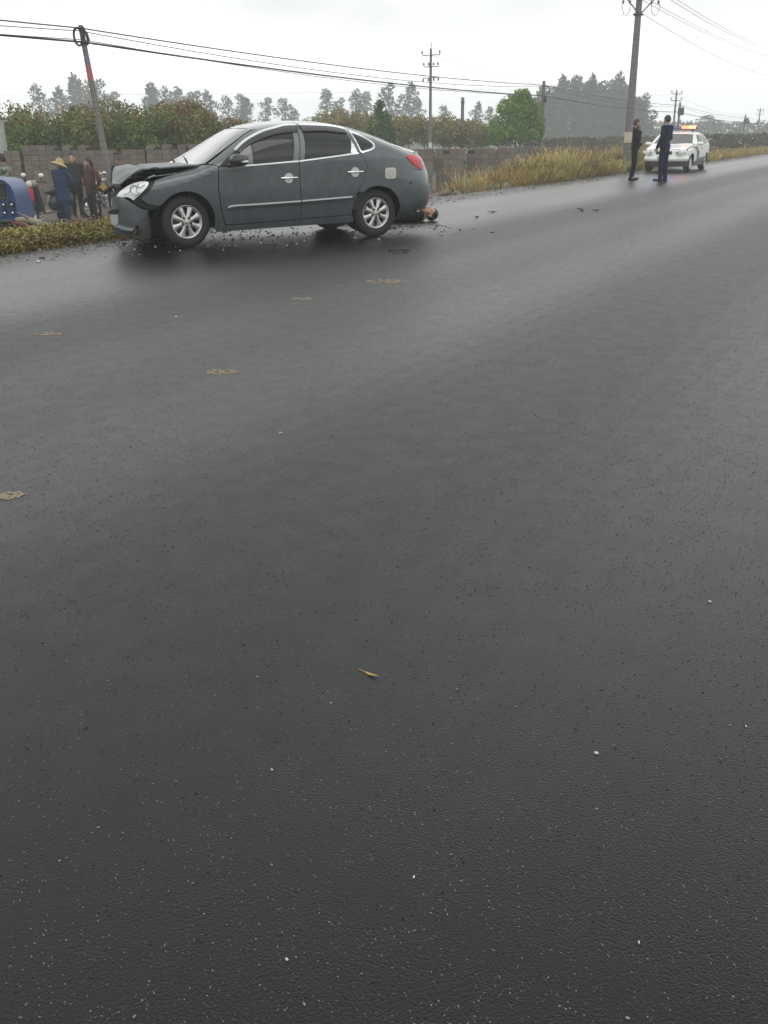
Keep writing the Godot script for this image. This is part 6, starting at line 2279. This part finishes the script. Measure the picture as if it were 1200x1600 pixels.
func build_blue_truck() -> void:
	M.blue = mat(.004, .038, .155, .45)
	M.blue.clearcoat_enabled = true
	M.blue.clearcoat = .25
	M.blue_dull = mat(.012, .045, .13, .5)
	var t := thing("blue_cargo_tricycle", "blue three-wheeled cargo vehicle nose-down in the ditch at the left", "vehicle", Vector3(-7.30, -.62, -19.3), .10)
	# cab shell: an outline with a rounded shoulder, drawn out in depth
	var out := chain([[Vector2(-1.9, .42), Vector2(-1.9, 1.20)], V([-1.9, 1.20, -1.0, 1.21, -.35, 1.22, -.05, 1.19]), V([-.05, 1.20, .13, 1.16, .225, 1.07, .275, .92, .30, .62]), [Vector2(.31, .42)]])
	var mb := MB.new()
	var fr := 0.0
	var tri := Geometry2D.triangulate_polygon(out)
	for z in [0.0, -1.25]:
		var b := mb.v.size()
		for q in out:
			mb.vert(Vector3(q.x, q.y, z), Vector3(0, 0, 1 if z == 0.0 else -1))
		for i in range(0, tri.size(), 3):
			mb.tri(b + tri[i], b + tri[i + 1], b + tri[i + 2])
	for i in out.size():
		var a := out[i]
		var b := out[(i + 1) % out.size()]
		mb.poly([Vector3(a.x, a.y, 0), Vector3(b.x, b.y, 0), Vector3(b.x, b.y, -1.25), Vector3(a.x, a.y, -1.25)], Vector3(-.8, .8, -.6))
	part("cab_shell", mb, M.blue, t)
	mb = MB.new()
	mb.tube([Vector3(-1.9, 1.205, .01), Vector3(-.35, 1.225, .01), Vector3(-.05, 1.205, .01), Vector3(.13, 1.165, .01), Vector3(.225, 1.075, .01), Vector3(.275, .925, .01), Vector3(.31, .45, .01)], .022, 6)
	part("edge_moulding", mb, M.blue, t)
	mb = MB.new()
	mb.box(Vector3(-.82, .99, .012), Vector3(1.9, .26, .03), Basis(), .02)
	var wn := part("rear_window", mb, M.black, t)
	mb = MB.new()
	for y in [1.125, .855]:
		mb.box(Vector3(-.80, y, .03), Vector3(1.94, .035, .035), Basis(), .01)
	mb.box(Vector3(.17, .86, .032), Vector3(.035, .36, .036), Basis(), .01)
	part("window_frame", mb, mat(.03, .04, .04, .5), wn)
	mb = MB.new()
	mb.box(Vector3(-.80, .65, .014), Vector3(1.7, .30, .025), Basis(), .012)
	part("lower_panel", mb, M.blue_dull, t)
	for x in [-.30, .07, .22]:
		mb = MB.new()
		mb.box(Vector3(x, .66, .035), Vector3(.05, .26, .03), Basis(), .01)
		var hg := part("hinge", mb, M.black, t)
		for y in [.59, .74]:
			mb = MB.new()
			mb.lathe([Vector2(.022, 0), Vector2(.02, .012), Vector2(.001, .016)], 10, Transform3D(Basis(Vector3.RIGHT, PI / 2), Vector3(x, y, .05)))
			part("bolt", mb, M.chrome_dull, hg)
	mb = MB.new()
	mb.box(Vector3(-.8, .44, -.02), Vector3(2.25, .05, .10), Basis(), .01)
	part("cross_rail", mb, M.iron, t)
	mb = MB.new()
	mb.box(Vector3(-.85, .20, -.55), Vector3(2.05, .46, 1.0), Basis(), .04)
	part("chassis", mb, M.black, t)
	mb = MB.new()
	var arcp := []
	for i in 9:
		var w := deg_to_rad(lerpf(100, -5, i / 8.0))
		arcp.append(Vector3(.30 + .40 * cos(w), .02 + .40 * sin(w), .25))
	mb.tube(arcp, [.03, .05, .06, .06, .06, .06, .06, .05, .03], 8, true, .5)
	part("red_mudguard", mb, mat(.16, .035, .03, .5), t)
	spoked_wheel(t, "side_wheel", Vector3(.25, .02, .05), .30, .13, 6)
	# bleached log in the weeds beside it
	mb = MB.new()
	mb.tube([Vector3(-6.55, -.06, -18.0), Vector3(-6.25, -.04, -17.7), Vector3(-5.95, -.07, -17.45), Vector3(-5.72, -.12, -17.25)], [.04, .052, .05, .035], 9)
	mb.tube([Vector3(-6.2, -.02, -17.65), Vector3(-6.35, .10, -17.5)], [.03, .012], 6)
	tag(part("bleached_log", mb, speckle(mat(.34, .31, .22, .9), 128, .05, .5, 1.0, 3.0, 143)), "short pale log lying in the weeds below the blue vehicle", "log")

func make_bikes() -> void:
	M.alloy_pale = mat(.60, .60, .56, .4, .4)
	M.grey_dark = mat(.07, .08, .08, .5)
	M.screen_pale = mat(.10, .105, .10, .08, 0, .6)
	build_scooter()
	var silver := mat(.42, .43, .45, .3, .4)
	motorcycle("silver motorcycle between the man in dark jacket and the woman in brown", Vector3(-8.18, -.80, -28.75), -1.15, silver, mat(.42, .05, .06, .4), "motorcycles by the brick wall")
	motorcycle("black motorcycle half hidden behind the person in brown", Vector3(-7.52, -.80, -28.2), -2.5, mat(.02, .02, .022, .3), mat(.05, .05, .05, .4), "motorcycles by the brick wall")
	var mb := MB.new()
	mb.box(Vector3.ZERO, Vector3(.15, .15, .012), Basis(Vector3(0, 0, 1), .7), .003)
	var tg := part("yellow_tag", mb, mat(.55, .36, .06, .6))
	tg.position = Vector3(-7.50, .07, -27.35)
	tag(tg, "small yellow diamond tag beside the person in brown", "tag")

# ---------------------------------------------------------------- small things on the road
func debris() -> void:
	var frag := mat(.012, .012, .013, .5)
	var spots := [[.24, -11.69, .16, "black curved trim piece lying in front of the rear wheel"], [.12, -11.78, .10, "small black splinter beside the curved trim piece"], [-.02, -14.55, .17, "black broken plastic piece beside the rear tyre"], [.18, -14.75, .14, "black shard next to the piece beside the rear tyre"], [.86, -15.1, .10, "black crumb on the road right of the sedan's boot"], [1.97, -17.76, .14, "black shard far right of the lying person"], [3.60, -18.1, .20, "flat black strip on the road middle below the officers"], [3.85, -18.0, .14, "second flat black shard beside the black strip"], [1.6, -16.7, .12, "black splinter right of the lying person's head"], [-1.38, -12.45, .16, "black piece under the front wheel arch"], [-1.15, -12.7, .11, "crumpled scrap behind the front wheel"]]
	for e in spots:
		var mb := MB.new()
		var s: float = e[2]
		var pts := []
		for i in 5:
			pts.append(Vector3((i - 2) * s * .32, .012 + absf(sin(i * 1.9 + s * 30.0)) * s * .14, sin(i * 2.3 + s * 50.0) * s * .16))
		mb.tube(pts, [s * .05, s * .14, s * .10, s * .13, s * .04], 6, true, .45)
		mb.box(Vector3(s * .2, .012, s * .2), Vector3(s * .3, .016, s * .16), Basis(Vector3.UP, s * 20.0), .004)
		var o := part("broken_plastic", mb, frag)
		o.position = Vector3(e[0], .002, e[1])
		o.rotation.y = s * 40.0
		tag(o, e[3], "debris", "broken plastic pieces on the road")
	# clods of yellow clay
	var clay := speckle(mat(.30, .255, .18, .95), 128, .06, .55, 1.0, 12.0, 151, .4)
	for e in [[.04, -9.29, .16, "widest yellow clay smear on the road below the rear wheel"], [-.95, -5.57, .085, "yellow clay clod in the middle left of the road"], [-1.46, -3.5, .05, "yellow clay clod at the left picture edge"], [-2.37, -6.81, .08, "faint clay clod on the dark left lane"], [-.68, -8.29, .07, "small clay clod below the sedan's doors"]]:
		var mb := MB.new()
		for k in 44:
			var a := rnd(0, TAU)
			var r: float = e[2] * sqrt(rng.randf())
			mb.ell(Vector3(cos(a) * r * 1.2, .001, sin(a) * r * .8), Vector3(rnd(.012, .03), rnd(.003, .007), rnd(.01, .022)) * (.42 + e[2] * 4.2), Basis(Vector3.UP, a), 4, 6)
		var o := part("clay_clod", mb, clay)
		o.position = Vector3(e[0], 0, e[1])
		tag(o, e[3], "clay clod", "clay clods on the road")
	# a dead leaf, a few white chips
	var lf := MB.new()
	lf.leaf(Vector3(-.028, .004, 0), Vector3(1, .04, .25).normalized(), Vector3(-.25, 0, 1).normalized(), .06, .011, .12)
	lf.tube([Vector3(-.028, .004, 0), Vector3(-.04, .003, -.004)], .0012, 4)
	var dl := part("dead_leaf", lf, mat(.36, .22, .07, .7))
	dl.position = Vector3(-.035, -.001, -2.15)
	dl.rotation.y = -.45
	tag(dl, "single narrow tan leaf on the near asphalt", "leaf")
	var chip := mat(.52, .50, .46, .8)
	for e in [[.47, -1.8, .009, "brightest white stone chip at the lower right"], [-.17, -1.23, .006, "white stone chip near the bottom edge, left of the middle"], [.43, -1.26, .006, "pale stone chip near the bottom edge, right of the middle"], [-1.59, -7.44, .022, "thin white sliver on the left lane"], [-3.85, -11.05, .045, "white chip at the road edge below the weeds"], [.84, -1.9, .006, "pale chip at the right picture edge"], [.96, -2.54, .009, "dark-edged chip high at the right edge"], [-.48, -4.31, .012, "small pale fleck in the middle of the road"], [.05, -1.42, .006, "tiny white chip in the bottom middle"], [-.25, -1.75, .006, "tiny white chip left of the dead leaf"]]:
		var mb := MB.new()
		var s: float = e[2] * .62
		mb.ell(Vector3(0, s * .3, 0), Vector3(s, s * .5, s * rnd(.45, .75)), Basis(Vector3.UP, rnd(0, 6)), 4, 6, .8)
		var o := part("stone_chip", mb, chip)
		o.position = Vector3(e[0], 0, e[1])
		tag(o, e[3], "stone chip", "pale stone chips on the asphalt")
	# loose grit pressed into the surface, and crumbs of wreckage under the car
	var gm := []
	for k in 2:
		var mb := MB.new()
		mb.ell(Vector3.ZERO, Vector3(1, .6, .55 if k == 0 else .25), Basis(), 3, 5, .8)
		gm.append(mb.mesh())
	var grit_m := mat(1, 1, 1, .8)
	grit_m.vertex_color_use_as_albedo = true
	for k in 2:
		var xs := []
		var cs := []
		for i in 11000:
			var z := -.9 - 6.0 * pow(rng.randf(), 1.5)
			var p := Vector3(rnd(-.62, .62) * -z * .85, 0.0, z)
			var s := rnd(.0009, .0024) * (1.0 if rng.randf() < .97 else 1.9)
			xs.append(Transform3D(Basis(Vector3.UP, rnd(0, TAU)).scaled(Vector3.ONE * s), p))
			var g := .03 + .24 * pow(rng.randf(), 2.2)
			cs.append(Color(g, g * .97, g * .9))
		tag(scatter("road_grit", gm[k], grit_m, xs, cs), "tiny pale grit scattered on the near asphalt", "grit", "", "stuff")
	# coarser stones proud of the bitumen over the whole near carriageway
	for k in 2:
		var xs := []
		var cs := []
		for i in 115000:
			var z := -.8 - 19.0 * pow(rng.randf(), .62)
			var p := Vector3(rnd(-.62, .62) * (-z + 1.0), 0.0005, z)
			if p.dot(ROAD_LEFT) > 9.5:
				continue
			var s := rnd(.0011, .0026) if rng.randf() < .96 else rnd(.0026, .0042)
			xs.append(Transform3D(Basis(Vector3.UP, rnd(0, TAU)).scaled(Vector3(s, s * .8, s)), p))
			var g := rnd(.006, .022) if rng.randf() < .42 else .03 + .15 * pow(rng.randf(), 2.0)
			cs.append(Color(g, g * .98, g * .93))
		tag(scatter("road_stones", gm[k], grit_m, xs, cs), "small dark and pale stones standing proud of the asphalt", "road stones", "", "stuff")
	var xs2 := []
	var cs2 := []
	for i in 420:
		var u := rnd(-1.2, 4.4)
		var w := rnd(-.5, 2.0) if rng.randf() < .6 else rnd(.6, 1.4)
		var p := Vector3(-2.423, .003, -12.4285) + Vector3(.8862, 0, -.4634) * u + Vector3(-.4634, 0, -.8862) * w
		xs2.append(Transform3D(Basis(Vector3.UP, rnd(0, TAU)).scaled(Vector3.ONE * rnd(.006, .022)), p))
		var g := .015 if rng.randf() < .6 else rnd(.1, .5)
		cs2.append(Color(g, g, g))
	tag(scatter("wreck_crumbs", gm[0], grit_m, xs2, cs2), "crumbs of broken glass and plastic under the sedan", "crumbs", "", "stuff")


func _ready() -> void:
	rng.seed = 20
	make_view()
	make_materials()
	make_ground()
	make_yard()
	make_poles()
	make_trees()
	make_verge()
	build_sedan()
	make_bikes()
	build_police_car()
	build_blue_truck()
	make_people()
	debris()
